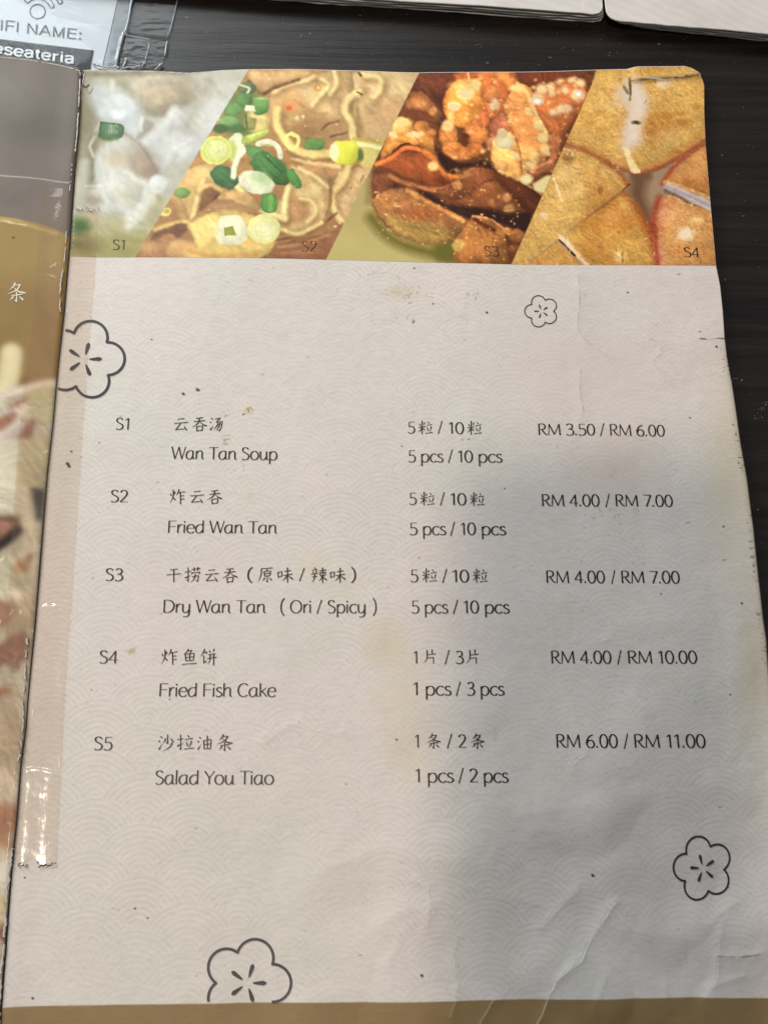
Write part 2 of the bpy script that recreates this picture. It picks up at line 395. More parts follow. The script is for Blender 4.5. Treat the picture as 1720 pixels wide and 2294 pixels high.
# ------------------------------------------------------------------ picture print 1: the strip of four dishes
def paint_strip():
    xs = [W(150, 150), W(1625, 150), W(140, 610), W(1625, 610)]
    cv = Canvas(min(p[0] for p in xs)-.004, W(800, 612)[1]-.002, max(p[0] for p in xs)+.002, W(1500, 140)[1]+.002, .000150)
    X, Y = cv.X, cv.Y
    def side(p, q): return (q[0]-p[0])*(Y-p[1])-(q[1]-p[1])*(X-p[0])      # >0 left part in px space
    d12 = side((557, 158), (303, 576))/490; d23 = side((939, 163), (730, 581))/467; d34 = side((1336, 165), (1145, 591.5))/467
    soft = lambda d: np.clip(.5+d/1.2, 0, 1)
    # ---- dish 1: wontons in clear soup
    Z = lambda pts: zz(150, 140, .2411, pts); k = .2411
    B = lambda x, y, rx, ry, c, **q: cv.blob(150+x*k, 140+y*k, rx*k, ry*k, c, **q)
    P = lambda pts, c, **q: cv.poly(Z(pts), c, **q)
    S = lambda pts, wd, c, **q: cv.stroke(Z(pts), wd*k, c, **q)
    cv.c[:] = np.array((192, 190, 178))/255; 
    P([(0,0),(900,0),(700,500),(200,900),(0,900)], (172,166,146), f=60)
    B(150,560,110,420,(146,138,112), f=40)
    B(880,270,330,230,(190,180,158), f=16, sh=.35, seed=3)
    B(900,330,210,140,(182,168,142), f=30, sh=.4, seed=4)
    S([(520,200),(600,330),(670,460)], 60, (146,142,122), f=24)
    B(470,430,230,170,(204,210,210), f=22, sh=.15, seed=6, ang=25); B(300,300,90,120,(196,200,196), f=20)
    B(480,485,60,40,(232,238,240), f=14); B(425,215,22,45,(228,230,226), f=8, op=.55)
    P([(560,500),(700,470),(720,700),(660,720),(520,600)], (192,196,196), f=18)
    P([(730,520),(815,590),(700,745),(650,700)], (164,158,146), f=8)
    S([(697,520),(690,630)], 34, (230,230,226), f=6, op=.55)
    P([(690,760),(900,560),(1010,430),(1100,420),(1500,300),(1640,260),(1300,760),(1080,1050),(950,1100),(830,980)], (206,208,206), f=20, sh=.18, seed=9)
    S([(1000,450),(900,590),(720,750)], 80, (213,216,212), f=14); S([(1330,180),(1200,420),(1110,600)], 90, (166,160,140), f=34, op=.75)
    S([(1500,230),(1380,420),(1200,640)], 60, (190,188,176), f=30, op=.6)
    S([(1150,720),(1080,770),(1000,800)], 22, (232,234,234), f=8, op=.55); S([(1000,560),(960,660)], 26, (190,190,186), f=18); S([(1140,800),(960,930)], 40, (220,222,220), f=16)
    S([(1010,880),(940,1040)], 60, (178,177,172), f=18); 
    P([(940,960),(1180,930),(1000,1250),(900,1500),(820,1250)], (188,186,172), f=18)
    S([(250,740),(235,900),(250,1040),(225,1180)], 70, (132,126,104), f=20)
    B(540,1010,280,330,(204,206,200), f=10, sh=.22, seed=12, ang=-12)
    B(700,950,130,170,(178,160,142), f=28, ang=-35); B(470,900,110,100,(200,188,166), f=26); B(780,1010,70,60,(160,140,122), f=16)
    S([(540,660),(690,780),(790,930),(830,1020)], 20, (150,138,122), f=7); S([(560,700),(640,760)],30,(196,186,168),f=14)
    S([(262,690),(218,790),(250,875)], 22, (220,220,210), f=7, op=.7); S([(290,470),(330,520),(270,640)], 18, (214,216,212), f=9, op=.6)
    P([(322,555),(520,588),(512,690),(405,720),(300,700)], (92,126,88), f=3, rough=1, sh=.3)
    S([(322,555),(520,588),(512,690)], 10, (60,96,60), f=2); S([(320,560),(300,700)], 12, (66,100,64), f=2)
    for i in range(9): S([(372+i*13, 572+(i % 3)*8), (366+i*13+(i % 2)*12, 600+(i*37) % 30), (370+i*12, 660-(i % 2)*14)], 5, (170,190,150), f=2.5, op=.6)
    S([(300,705),(380,725),(470,710)], 18, (132,142,76), f=5)
    S([(560,1020),(640,1085),(735,1130),(735,1230)], 56, (220,220,208), f=12); B(450,1150,110,80,(210,212,206), f=20)
    S([(620,1180),(700,1180)], 30, (190,186,172), f=12); S([(500,1110),(580,1150)], 16, (188,178,158), f=8)
    B(850,1125,88,80,(226,230,228), f=7, sh=.12); P([(720,1170),(900,1150),(820,1300),(700,1460),(545,1560),(545,1350),(650,1320)], (214,216,206), f=10)
    B(400,1270,220,170,(204,206,198), f=24, sh=.15); B(560,1240,110,70,(190,186,168), f=24)
    S([(178,940),(130,1200),(80,1440)], 70, (184,184,168), f=16); S([(180,1160),(420,1130)], 12, (226,226,216), f=6, op=.55); B(240,1290,80,60,(168,158,138), f=16)
    P([(0,1450),(480,1430),(560,1580),(700,1480),(830,1280),(900,1330),(640,1810),(0,1810)], (180,176,136), f=30)
    P([(0,1650),(700,1600),(640,1830),(0,1830)], (160,154,102), f=34); B(130,1530,85,75,(76,118,62), f=22); B(120,1700,160,70,(126,122,78), f=30)
    S([(850,1240),(880,1300)], 30, (168,164,120), f=10)
    P([(60,100),(1200,70),(1100,110),(300,135),(100,160)], (120,112,90), f=10, op=.6)
    S([(160,230),(185,245),(210,222)], 14, (40,38,34), f=3); S([(190,260),(215,300),(250,250)], 10, (120,112,96), f=3)
    cv.c *= (1+relief(X, Y, 90, 15, .4)*.05+.05*fbm(X, Y, 12, 16, 3)+.10*fbm(X, Y, 70, 17, 2))[..., None]
    base1 = cv.c.copy()
    # ---- dish 2: wontons with spring onion
    cv.c[:] = np.array((172, 132, 94))/255
    Z = lambda pts: zz(135, 135, .4864, pts); k = .4864
    B = lambda x, y, rx, ry, c, **q: cv.blob(135+x*k, 135+y*k, rx*k, ry*k, c, **q)
    P = lambda pts, c, **q: cv.poly(Z(pts), c, **q)
    S = lambda pts, wd, c, **q: cv.stroke(Z(pts), wd*k, c, **q)
    def fold(pts, wd, c, dx=.35, dy=.45):      # a raised rim of dough in the printed photo: soft dark side, pale crest
        c = tuple(.8*v+.2*q for v, q in zip(c, (206, 176, 136))); wd = wd*1.25+5
        cv.stroke(Z([(x+wd*dx, y+wd*dy) for x, y in pts]), wd*k*1.5, (140, 104, 74), f=13, rough=1.5, op=.5)
        cv.stroke(Z(pts), wd*k, c, f=7, rough=1.2, op=.75, sh=.15, seed=int(wd+pts[0][0]))
        cv.stroke(Z([(x-wd*.2, y-wd*.2) for x, y in pts]), wd*k*.35, tuple(min(250, v+12) for v in c), f=6, rough=1, op=.5)
    P([(340,920),(420,780),(640,640),(1000,560),(1260,560),(1320,720),(1240,930)], (160,120,90), f=24)
    P([(1330,60),(1660,60),(1492,390),(1365,372),(1330,240)], (206,177,142), f=5, sh=.22, seed=22)
    P([(1410,190),(1530,200),(1490,330),(1390,340)], (194,160,128), f=30); B(1560,120,60,50,(214,188,152), f=24)
    P([(1480,210),(1560,170),(1530,300)], (190,152,120), f=24)
    P([(975,138),(1060,100),(1170,72),(1260,50),(1345,50),(1335,330),(1240,368),(1130,358),(1020,322),(958,240)], (200,168,130), f=5, sh=.30, seed=23)
    P([(1100,108),(1230,92),(1252,130),(1180,192),(1100,172)], (214,187,148), f=14); P([(985,160),(1100,150),(1150,220),(1110,290),(1000,280)], (198,160,122), f=20)
    P([(1120,240),(1220,250),(1320,296),(1250,352),(1100,345)], (172,136,104), f=24); P([(1190,180),(1290,120),(1310,240),(1220,250)], (208,176,140), f=20); B(1060,290,40,30,(206,172,130), f=14)
    P([(1030,300),(1120,290),(1180,340),(1100,352)], (166,128,94), f=16); S([(1140,230),(1190,250),(1230,245)], 10, (158,120,90), f=8, op=.8); S([(1080,190),(1120,215)], 8, (168,130,98), f=7)
    fold([(1168,76),(1238,112),(1205,155),(1160,208)], 15, (222,205,156)); fold([(1262,50),(1272,108),(1244,158)], 18, (222,207,160)); fold([(985,150),(1050,112),(1120,100),(1168,80)], 16, (214,190,146))
    B(1060,216,36,30,(210,150,106), f=14); B(1055,222,13,13,(212,108,70), f=6); B(1185,128,16,14,(204,140,86), f=8); B(1188,128,5,6,(244,222,160), f=3); B(1090,268,8,10,(226,200,164), f=4); B(1120,262,6,8,(228,206,170), f=4)
    S([(1205,320),(1236,292),(1282,280)], 7, (122,92,66), f=4); S([(1245,352),(1320,332)], 9, (112,84,58), f=5); S([(1135,362),(1212,378)], 9, (124,94,62), f=6); S([(1285,180),(1300,240),(1295,300)], 22, (168,132,100), f=14)
    P([(862,50),(1160,50),(1110,88),(985,124),(958,158),(905,146),(872,92)], (196,161,124), f=5, sh=.4, seed=21); S([(870,100),(925,160),(985,132),(1100,92)], 12, (104,76,54), f=6)
    fold([(1000,232),(998,300),(1038,368),(1085,415),(1160,434),(1260,428)], 30, (218,197,136)); S([(1075,455),(1160,470),(1240,462)], 12, (150,116,78), f=8)
    P([(1060,452),(1200,470),(1286,478),(1284,502),(1180,500)], (216,181,140), f=5); P([(1085,478),(1280,503),(1235,562),(1100,560)], (182,141,106), f=10, sh=.3)
    fold([(1376,146),(1322,184),(1310,235),(1342,290),(1350,366)], 26, (220,202,153), .5, .1); S([(1365,215),(1378,290),(1376,350)], 12, (160,128,92), f=9); S([(1368,148),(1392,160)], 6, (96,72,48), f=3)
    fold([(1398,70),(1470,82),(1474,128),(1444,170)], 22, (216,197,152)); S([(1375,60),(1385,74)], 8, (100,78,56), f=4)
    P([(1362,368),(1488,388),(1440,512),(1390,492),(1368,430)], (196,183,122), f=5); S([(1350,362),(1420,366),(1486,380)], 12, (184,160,80), f=6); S([(1368,386),(1420,392),(1484,408)], 18, (232,225,178), f=4); B(1378,436,18,30,(104,116,58), f=6)
    P([(1286,512),(1360,500),(1435,515),(1305,752),(1252,684),(1245,600)], (206,173,138), f=5, sh=.25, seed=26); fold([(1335,470),(1302,560),(1254,612),(1262,690),(1300,745)], 22, (222,197,148)); B(1340,585,2.5,3,(90,70,50), f=1.5); S([(1395,530),(1385,555)], 6, (150,118,88), f=4)
    P([(1000,845),(1240,790),(1302,752),(1225,920),(880,920)], (150,104,80), f=6, sh=.2); S([(980,835),(1150,792),(1272,705)], 9, (112,74,58), f=6); S([(1000,862),(1120,845),(1240,800)], 10, (176,130,100), f=8); S([(1020,890),(1180,880)], 10, (172,124,98), f=8); B(1265,765,5,3,(236,190,150), f=2)
    P([(1060,480),(1150,520),(1240,568),(1256,650),(1222,738),(1120,802),(1030,790),(980,700),(1040,600)], (204,174,134), f=5, sh=.32, seed=27)
    P([(1040,645),(1110,638),(1152,690),(1120,745),(1062,742)], (176,136,104), f=12); B(1160,595,44,34,(218,193,153), f=16); B(1195,680,36,44,(214,186,146), f=14); B(1180,735,34,24,(190,156,118), f=14); B(1120,570,34,26,(192,160,118), f=14)
    S([(1210,600),(1225,650),(1215,700)], 12, (172,136,100), f=9); fold([(1108,640),(1160,652),(1178,700),(1140,745)], 13, (218,196,152)); fold([(1100,500),(1180,540),(1235,590)], 14, (220,198,156)); S([(1245,570),(1240,660),(1210,760)], 10, (140,104,76), f=7)
    fold([(1052,590),(1036,650),(1030,728)], 20, (230,216,168)); fold([(815,580),(880,660),(950,702),(1035,732)], 22, (226,211,158)); fold([(1020,782),(1100,800),(1205,748)], 12, (222,198,150))
    P([(722,600),(852,612),(925,690),(780,682),(728,650)], (208,171,124), f=5, sh=.3); S([(740,655),(820,685),(910,700)], 8, (160,120,86), f=6)
    P([(576,505),(700,478),(724,580),(640,622),(612,740),(560,700),(500,622),(556,540)], (208,176,127), f=6, sh=.3, seed=29); B(660,520,40,24,(222,196,146), f=12)
    P([(650,602),(700,582),(738,612),(632,722),(622,660)], (130,92,72), f=5); S([(738,612),(650,700)], 8, (98,66,52), f=5); fold([(660,556),(632,640),(610,738)], 20, (222,196,142)); fold([(640,600),(690,575),(740,600)], 14, (214,182,132))
    P([(500,600),(560,640),(590,740),(560,760),(530,690)], (200,160,116), f=7, sh=.3); fold([(585,748),(520,756),(440,782)], 18, (210,180,124))
    P([(430,800),(560,752),(590,782),(490,850),(395,885)], (122,88,72), f=8); P([(340,912),(400,850),(520,800),(560,915)], (172,130,100), f=8, sh=.35); B(400,860,50,22,(184,144,112), f=12)
    P([(588,748),(735,640),(910,700),(860,712),(720,700),(600,780)], (178,138,106), f=6, sh=.2)
    P([(585,765),(720,695),(860,705),(930,762),(992,832),(900,920),(600,920),(622,830)], (212,184,124), f=6, sh=.2, seed=31); P([(592,752),(705,708),(735,780),(640,870),(620,820)], (222,202,140), f=12); B(560,880,72,55,(206,164,122), f=8, sh=.35, seed=32); B(640,900,50,30,(222,196,132), f=14); B(700,760,24,20,(232,216,160), f=10)
    S([(600,880),(700,905),(900,900)], 20, (196,150,96), f=12); B(870,800,70,50,(206,170,110), f=20)
    Z = lambda pts: zz(300, 140, .3978, pts); k = .3978
    B = lambda x, y, rx, ry, c, **q: cv.blob(300+x*k, 140+y*k, rx*k, ry*k, c, **q)
    B(620,300,120,170,(126,134,84), f=18); B(700,330,60,80,(220,203,144), f=14)
    B(640,150,46,36,(113,131,95), f=5, sh=.28); S([(600,130),(650,150),(640,180)], 12, (210,221,184), f=3)
    B(625,215,48,38,(103,147,89), f=4, sh=.28); P([(668,203),(748,203),(756,280),(682,296)], (118,166,99), f=3, rough=1, sh=.24); B(712,208,40,10,(169,198,135), f=3)
    P([(630,243),(680,248),(686,282),(625,276)], (226,228,206), f=3, rough=.5, smooth=False)
    B(560,268,50,38,(118,162,100), f=4, sh=.28); B(536,342,56,36,(132,177,111), f=4, sh=.28); B(490,375,50,26,(76,110,66), f=5); B(590,380,44,26,(90,124,74), f=6)
    P([(625,300),(690,330),(680,385),(620,370)], (163,160,100), f=4, sh=.24); S([(630,300),(640,380)], 10, (100,117,67), f=3)
    B(575,478,46,82,(226,228,206), f=3, ang=12); B(550,500,30,55,(190,206,120),f=8)
    B(463,498,88,80,(226,228,126), f=3); B(463,495,66,58,(226,228,189), f=8); B(480,490,34,34,(226,228,206), f=12)
    P([(612,420),(745,380),(750,412),(620,466)], (192,213,106), f=3, rough=1, sh=.3); S([(640,425),(745,388)], 8, (226,228,145), f=2)
    P([(430,620),(500,580),(592,650),(580,692),(530,716),(450,670)], (86,128,88), f=3, sh=.28, seed=35)
    S([(622,495),(575,560),(560,645)], 34, (226,228,206), f=4, sh=.24); S([(610,510),(570,600)], 8, (226,228,206), f=2)
    P([(630,470),(700,480),(845,565),(862,620),(800,610),(650,530)], (107,153,94), f=3, sh=.24, seed=36); B(830,650,56,44,(78,115,66), f=4, sh=.24)
    P([(652,570),(722,500),(852,605),(772,666),(700,640)], (90,143,85), f=3, sh=.28, seed=37); S([(722,512),(800,590),(830,620)], 8, (62,103,61), f=2)
    S([(700,462),(760,450),(812,480),(826,535)], 30, (226,228,206), f=3, rough=.6); S([(720,468),(780,472)], 8, (190,207,143), f=3)
    P([(860,610),(900,602),(942,690),(912,708),(872,660)], (96,150,85), f=3, sh=.24)
    B(690,680,106,62,(226,228,206), f=3, ang=18, sh=.2); B(720,660,50,30,(187,215,163), f=14, ang=18)
    P([(722,742),(800,750),(797,842),(720,832)], (98,152,79), f=3, rough=1, sh=.24); S([(772,760),(770,830)], 26, (123,176,97), f=4)
    P([(970,432),(1065,434),(1060,490),(965,485)], (116,164,95), f=3, rough=1, sh=.24)
    P([(1130,446),(1252,450),(1246,566),(1130,560)], (226,228,86), f=3, rough=1, sh=.2); B(1130,503,24,56,(226,228,188), f=3)
    S([(885,402),(925,425),(920,470),(885,485),(855,455),(860,420),(885,402)], 20, (226,228,148), f=3)
    P([(492,868),(600,868),(642,968),(602,1024),(482,1022),(466,940)], (226,228,206), f=4, rough=1, sh=.12); P([(508,932),(558,924),(578,975),(512,978)], (150,153,69), f=2, rough=.5, smooth=False)
    B(732,940,92,83,(226,228,165), f=3, sh=.1); B(730,945,60,55,(226,228,189), f=14)
    B(275,735,46,30,(131,167,97), f=4, sh=.24); B(180,842,34,24,(218,206,130), f=3); B(185,842,20,13,(187,159,109), f=3)
    def rings(cx, cy, rx, ry, col, n=3):
        for q in range(1, n+1):
            f_ = q/(n+.6); S([(cx+rx*f_*math.cos(a), cy+ry*f_*math.sin(a)) for a in np.linspace(0, 6.283, 17)], 5, col, f=3.5, rough=2.5, op=.22)
    S = lambda pts, wd, c, **q: cv.stroke(Z(pts), wd*k, c, **q)
    cv.blob(300+463*k, 140+498*k, 84*k, 77*k, (204,212,124), f=6, op=.8); cv.blob(300+468*k, 140+494*k, 58*k, 52*k, (220,226,164), f=10)
    rings(463, 498, 80, 74, (168,186,92)); rings(732, 940, 86, 78, (190,194,110)); rings(555, 950, 80, 76, (190,190,160), 2); rings(690, 680, 92, 52, (160,184,140), 3)
    for (x0, y0, x1, y1) in ((700,215,690,285),(725,215,722,285),(750,760,748,835),(738,755,735,828),(1000,440,998,485),(1030,440,1028,488),(470,630,560,700),(500,610,575,670),(720,540,800,640),(700,570,770,655),(690,500,800,560),(880,615,925,700),(540,260,600,275),(520,335,580,350),(1170,455,1168,560),(1205,455,1203,562)):
        S([(x0, y0), (x1, y1)], 5, (120,160,96) if y0 != 455 else (214,220,96), f=2.5, rough=1, op=.5)
    grn = np.clip((cv.c[..., 1]-cv.c[..., 0])*14+.6, 0, 1)
    rel = (relief(X, Y, 34, 43, .4)*.03+relief(X, Y, 80, 48, .4)*.07)*(1-.6*grn)
    t = 1.02+rel+.15*fbm(X, Y, 36, 41, 3)+.07*fbm(X, Y, 5, 42, 2)
    cv.c *= t[..., None]*(1+(1-grn[..., None])*np.array((.05, .06, -.01)))*np.array((1.0, .985, .95)); cv.c = np.minimum(cv.c, .93)
    for i in range(70):
        x = random.uniform(420, 900); y = random.uniform(170, 560); cv.blob(x, y, random.uniform(.8, 2), random.uniform(.6, 1.6), (238, 222, 190), f=1.6, op=.5)
    base2 = cv.c.copy()
    # ---- dish 3: fried wontons on a plate
    Z = lambda pts: zz(720, 140, .3617, pts); k = .3617
    S = lambda pts, wd, c, **q: cv.stroke(Z(pts), wd*k, c, **q)
    B = lambda x, y, rx, ry, c, **q: cv.blob(720+x*k, 140+y*k, rx*k, ry*k, c, **q)
    cv.c[:] = np.array((186, 168, 108))/255
    P([(0,1000),(800,1100),(900,1300),(0,1300)], (192,178,116), f=60)
    P([(300,600),(420,420),(600,40),(1700,40),(1300,1300),(820,1260),(780,1140),(600,1120),(450,1060),(350,960),(295,830)], (96,56,32), f=5, rough=2, smooth=False)
    S([(310,960),(400,1060),(520,1130),(700,1180),(830,1230)], 70, (124,110,50), f=24); B(770,1160,80,70,(112,108,46), f=16)
    S([(300,660),(290,860)], 30, (150,130,84), f=14)
    P([(590,70),(860,60),(850,160),(770,340),(560,190)], (84,46,32), f=8); B(700,120,110,70,(104,58,40), f=20)
    P([(545,180),(640,195),(755,330),(742,390),(640,310),(520,280)], (160,100,58), f=6, sh=.6, seed=51); B(620,260,30,20,(190,130,80), f=8); B(690,300,22,26,(196,132,80), f=5)
    P([(500,290),(620,300),(720,400),(700,430),(560,380)], (104,60,36), f=10)
    B(920,95,100,60,(172,90,46), f=8, sh=.4); B(1010,110,110,100,(186,102,54), f=6, sh=.5, seed=52); B(1135,110,80,75,(204,124,66), f=4, sh=.5)
    B(890,255,136,155,(222,142,66), f=4, sh=.55, seed=53, ang=8); B(905,150,90,40,(222,176,98), f=16); B(890,195,45,35,(238,214,160), f=12); B(820,272,34,24,(238,212,164), f=8); B(950,140,30,30,(236,206,140), f=10); B(800,330,20,30,(228,180,110), f=7)
    B(960,430,74,86,(204,122,64), f=4, sh=.5, seed=54); B(785,450,60,80,(206,128,66), f=4, sh=.5); B(815,540,66,55,(210,130,66), f=4, sh=.5, seed=56); B(880,565,60,46,(206,124,64), f=4, sh=.5, seed=57); B(945,540,54,50,(204,118,60), f=4, sh=.5, seed=58); B(1005,350,40,60,(190,104,58), f=6, sh=.4)
    P([(865,470),(885,432),(915,445),(905,485),(878,492)], (92,44,22), f=8); B(780,390,36,34,(236,196,128), f=9); S([(905,70),(915,110)], 16, (222,170,110), f=4)
    P([(990,150),(1130,120),(1160,240),(1130,340),(1030,340),(1000,260)], (188,104,58), f=10, sh=.4, seed=49); B(1060,190,44,40,(206,130,76), f=12, sh=.3); B(1070,262,34,38,(214,180,136), f=10, sh=.3, op=.85); P([(1040,380),(1120,300),(1180,400),(1160,470),(1060,470)], (176,104,72), f=5, sh=.5, seed=59); B(1060,500,40,60,(186,120,84),f=8,sh=.4)
    P([(1140,230),(1210,130),(1300,170),(1340,330),(1400,430),(1405,580),(1260,680),(1190,480),(1130,300)], (206,136,76), f=4, sh=.55, seed=60)
    S([(1210,130),(1280,200),(1340,330),(1390,430)], 22, (222,168,104), f=6); B(1215,160,50,24,(226,176,112), f=8)
    for x, y, r in ((1355,385,36),(1375,465,36),(1395,540,34),(1310,575,34),(1300,630,30),(1290,300,24),(1340,335,22),(1250,640,24)): B(x, y, r*1.1, r, (226,196,132), f=10, sh=.2, op=.85)
    B(1240,560,70,60,(214,160,92), f=16)
    P([(1300,200),(1420,120),(1560,100),(1640,190),(1580,330),(1480,460),(1400,420),(1340,320)], (196,112,62), f=5, sh=.5, seed=61)
    for x, y, r in ((1335,222,44),(1365,165,38),(1420,150,30),(1470,112,26),(1550,105,28),(1505,170,28),(1585,205,42),(1600,130,30),(1440,310,30),(1490,285,36),(1530,290,26),(1430,190,26)): B(x+4, y+6, r*1.1, r, (150,80,44), f=9, op=.5); B(x, y, r, r*.9, (228,196,148), f=10, sh=.25, seed=x, op=.85)
    B(1330,240,34,16,(246,244,236), f=6); B(1590,195,18,18,(248,246,240), f=6)
    P([(1160,70),(1600,60),(1560,90),(1300,130),(1230,110)], (112,56,38), f=8, op=.8)
    P([(1400,440),(1480,470),(1440,640),(1330,700),(1260,690),(1400,600)], (172,104,66), f=6, sh=.4); S([(1320,650),(1420,610)], 18, (196,130,90), f=6)
    P([(1060,480),(1170,430),(1225,560),(1250,700),(1240,740),(1120,680),(1050,600)], (216,160,88), f=4, sh=.45, seed=62); B(1130,490,60,46,(228,212,168), f=9, sh=.2); B(1120,440,30,30,(214,190,150), f=6); B(1200,572,30,18,(240,220,160), f=7); B(1110,640,44,36,(206,150,88), f=6, sh=.3)
    S([(1170,400),(1215,500),(1235,620),(1240,720)], 12, (160,80,42), f=4)
    S([(1100,670),(1240,745),(1290,770),(1370,830)], 22, (214,174,108), f=5)
    P([(410,440),(480,350),(560,400),(700,470),(715,620),(640,540),(520,500),(370,600),(390,500)], (218,144,70), f=4, sh=.45, seed=63)
    B(505,388,64,50,(228,176,96), f=6, sh=.4); B(480,370,40,22,(240,214,150), f=10); B(620,405,54,46,(198,128,66), f=4, sh=.5); B(680,440,34,30,(196,124,70), f=4, sh=.4); B(590,470,46,40,(214,150,80), f=6, sh=.3); B(585,445,44,16,(242,222,170), f=6); B(445,445,24,30,(236,200,140), f=8)
    P([(345,625),(470,560),(640,560),(730,660),(850,690),(850,725),(740,760),(560,720),(420,660)], (150,78,42), f=5, sh=.35, seed=64)
    S([(340,628),(430,590),(520,530),(640,545)], 30, (198,104,52), f=6, sh=.3); S([(440,560),(500,510),(545,500)], 8, (80,34,18), f=3)
    S([(640,550),(700,600),(760,680),(850,705)], 40, (186,108,54), f=10, sh=.3); B(690,642,30,28,(236,196,124), f=8)
    P([(340,680),(420,690),(460,760),(360,820),(310,760)], (130,76,50), f=8, sh=.5); S([(420,700),(520,745),(700,785),(850,740),(930,665),(1050,680)], 34, (148,90,54), f=6, sh=.4, seed=65)
    P([(700,790),(850,740),(930,660),(1050,670),(1060,730),(940,800),(820,842)], (138,80,48), f=4, sh=.5, seed=66); P([(830,850),(940,790),(1035,730),(1150,790),(1250,900),(1180,925),(1000,890),(880,890)], (146,88,52), f=4, sh=.5, seed=67)
    B(842,758,28,30,(188,134,80), f=7); B(900,690,30,24,(168,112,66), f=8); B(1150,830,26,24,(176,118,76), f=6); B(1160,900,34,26,(178,126,80), f=7); B(1050,860,24,20,(166,106,66), f=6)
    P([(700,480),(745,560),(880,620),(1010,610),(1090,680),(1000,640),(880,650),(800,690),(720,600)], (52,30,20), f=8); P([(1060,670),(1200,720),(1380,830),(1300,930),(1230,870),(1130,760)], (88,48,30), f=8, sh=.4)
    P([(560,760),(700,820),(800,880),(1000,900),(1180,935),(1300,930),(1260,1050),(1120,1000),(900,960),(720,880)], (50,30,24), f=9)
    P([(310,845),(370,800),(430,780),(530,780),(640,840),(760,900),(885,975),(850,1060),(750,1110),(640,1120),(500,1080),(400,1010),(340,930)], (158,106,62), f=4, rough=3, sh=.5, seed=68)
    P([(380,930),(520,960),(700,990),(800,1060),(740,1110),(600,1110),(450,1050)], (156,124,66), f=24); B(385,840,44,40,(182,122,70), f=8, sh=.3); S([(530,785),(640,850),(760,915),(880,980)], 30, (182,124,70), f=6, sh=.4, seed=69); B(620,930,120,40,(150,88,50), f=20)
    P([(890,1000),(960,942),(1100,1010),(1145,1080),(1150,1250),(850,1250),(815,1130),(860,1050)], (164,106,56), f=4, rough=2, sh=.5, seed=70); S([(945,965),(1000,1000),(1070,1035)], 26, (88,46,28), f=6); S([(940,950),(1040,965),(1120,1020)], 14, (190,130,76), f=4)
    B(1210,1070,52,44,(152,94,54), f=5, sh=.4); B(1190,1150,38,30,(140,84,48), f=5, sh=.4); B(845,1125,36,36,(186,150,84), f=8); B(1150,1040,30,22,(170,110,62),f=5)
    B(1272,722,36,30,(238,222,160), f=6); P([(1300,750),(1415,700),(1390,800),(1340,800)], (226,208,150), f=6)
    for i in range(190):
        x = 330+random.random()*900; y = 780+random.random()*440
        if 900 < y-.35*x+300 < 9999 and y > 1120 and x < 800: continue
        B(x, y, 3+random.random()*5, 3+random.random()*4, (214,168,110), f=2, op=.45)
    for i in range(160):
        x = 760+random.random()*860; y = 90+random.random()*600
        r = 4+random.random()**3*16
        B(x, y, r, r*.9, (232,186,124), f=3+r*.1, op=.4)
    t = 1+.36*fbm(X, Y, 30, 71, 4)+.10*fbm(X, Y, 4, 72, 2)+.20+relief(X, Y, 44, 74, .8)*.15+relief(X, Y, 14, 75, .8)*.09
    olive = np.clip((cv.c[..., 1]/np.maximum(cv.c[..., 0], .01)-.80)*12, 0, 1)
    t = t*(1-olive)+olive*(1+.04*fbm(X, Y, 60, 73, 2)); cv.c *= t[..., None]
    base3 = cv.c.copy()
    # ---- dish 4: fried fish cakes
    Z = lambda pts: zz(1120, 140, .3255, pts); k = .3255
    B = lambda x, y, rx, ry, c, **q: cv.blob(1120+x*k, 140+y*k, rx*k, ry*k, c, **q)
    cv.c[:] = np.array((154, 136, 108))/255
    S([(960,780),(950,950),(1040,1180),(1070,1390)], 110, (106,82,60), f=26); S([(930,770),(1010,780)], 60, (112,84,60), f=16)
    P([(420,540),(560,75),(660,50),(1420,40),(1420,530),(1260,640),(1080,730),(930,752),(740,690),(580,610)], (204,170,92), f=3, rough=1.5, sh=.22, seed=81)
    S([(420,548),(590,612),(750,695),(920,752),(1080,728),(1260,630),(1420,522)], 24, (136,74,48), f=8); S([(430,530),(600,590),(760,665),(920,722),(1080,700),(1250,600),(1420,490)], 34, (190,138,76), f=16, op=.8)
    P([(800,190),(880,120),(990,190),(1010,300),(965,420),(960,540),(880,600),(838,560),(830,440),(870,330),(810,260)], (206,198,176), f=34, rough=7)
    S([(930,170),(960,300),(930,420),(910,540)], 60, (216,212,202), f=30, rough=6, op=.8)
    S([(885,115),(893,190),(890,260)], 12, (110,96,60), f=4); S([(850,170),(880,215)], 16, (120,116,74), f=5); B(936,412,26,13,(84,68,34), f=4)
    P([(848,590),(885,600),(915,680),(965,748),(905,752),(870,680)], (226,212,156), f=4); 
    for x, y, a, b_2 in ((1140,362,42,15),(1262,405,44,20),(1345,300,26,18),(690,340,22,16),(700,460,30,16),(1200,612,36,16),(1030,480,36,16),(1240,350,30,12),(620,410,26,14)): B(x, y, a, b_2, (168,120,50), f=10, op=.6)
    B(1115,150,46,26,(220,204,160), f=12)
    P([(425,575),(500,590),(640,640),(760,720),(885,838),(838,884),(720,960),(560,1090),(160,1400),(60,1400)], (206,174,98), f=3, rough=1, sh=.15, seed=82, smooth=False)
    S([(700,672),(800,742),(880,838)], 30, (150,94,48), f=14); S([(430,578),(560,612),(700,680)], 14, (170,120,66), f=6); S([(885,838),(840,880)], 10, (90,56,32), f=4); B(470,660,36,30,(150,112,62), f=12); B(690,875,18,24,(160,112,52), f=6)
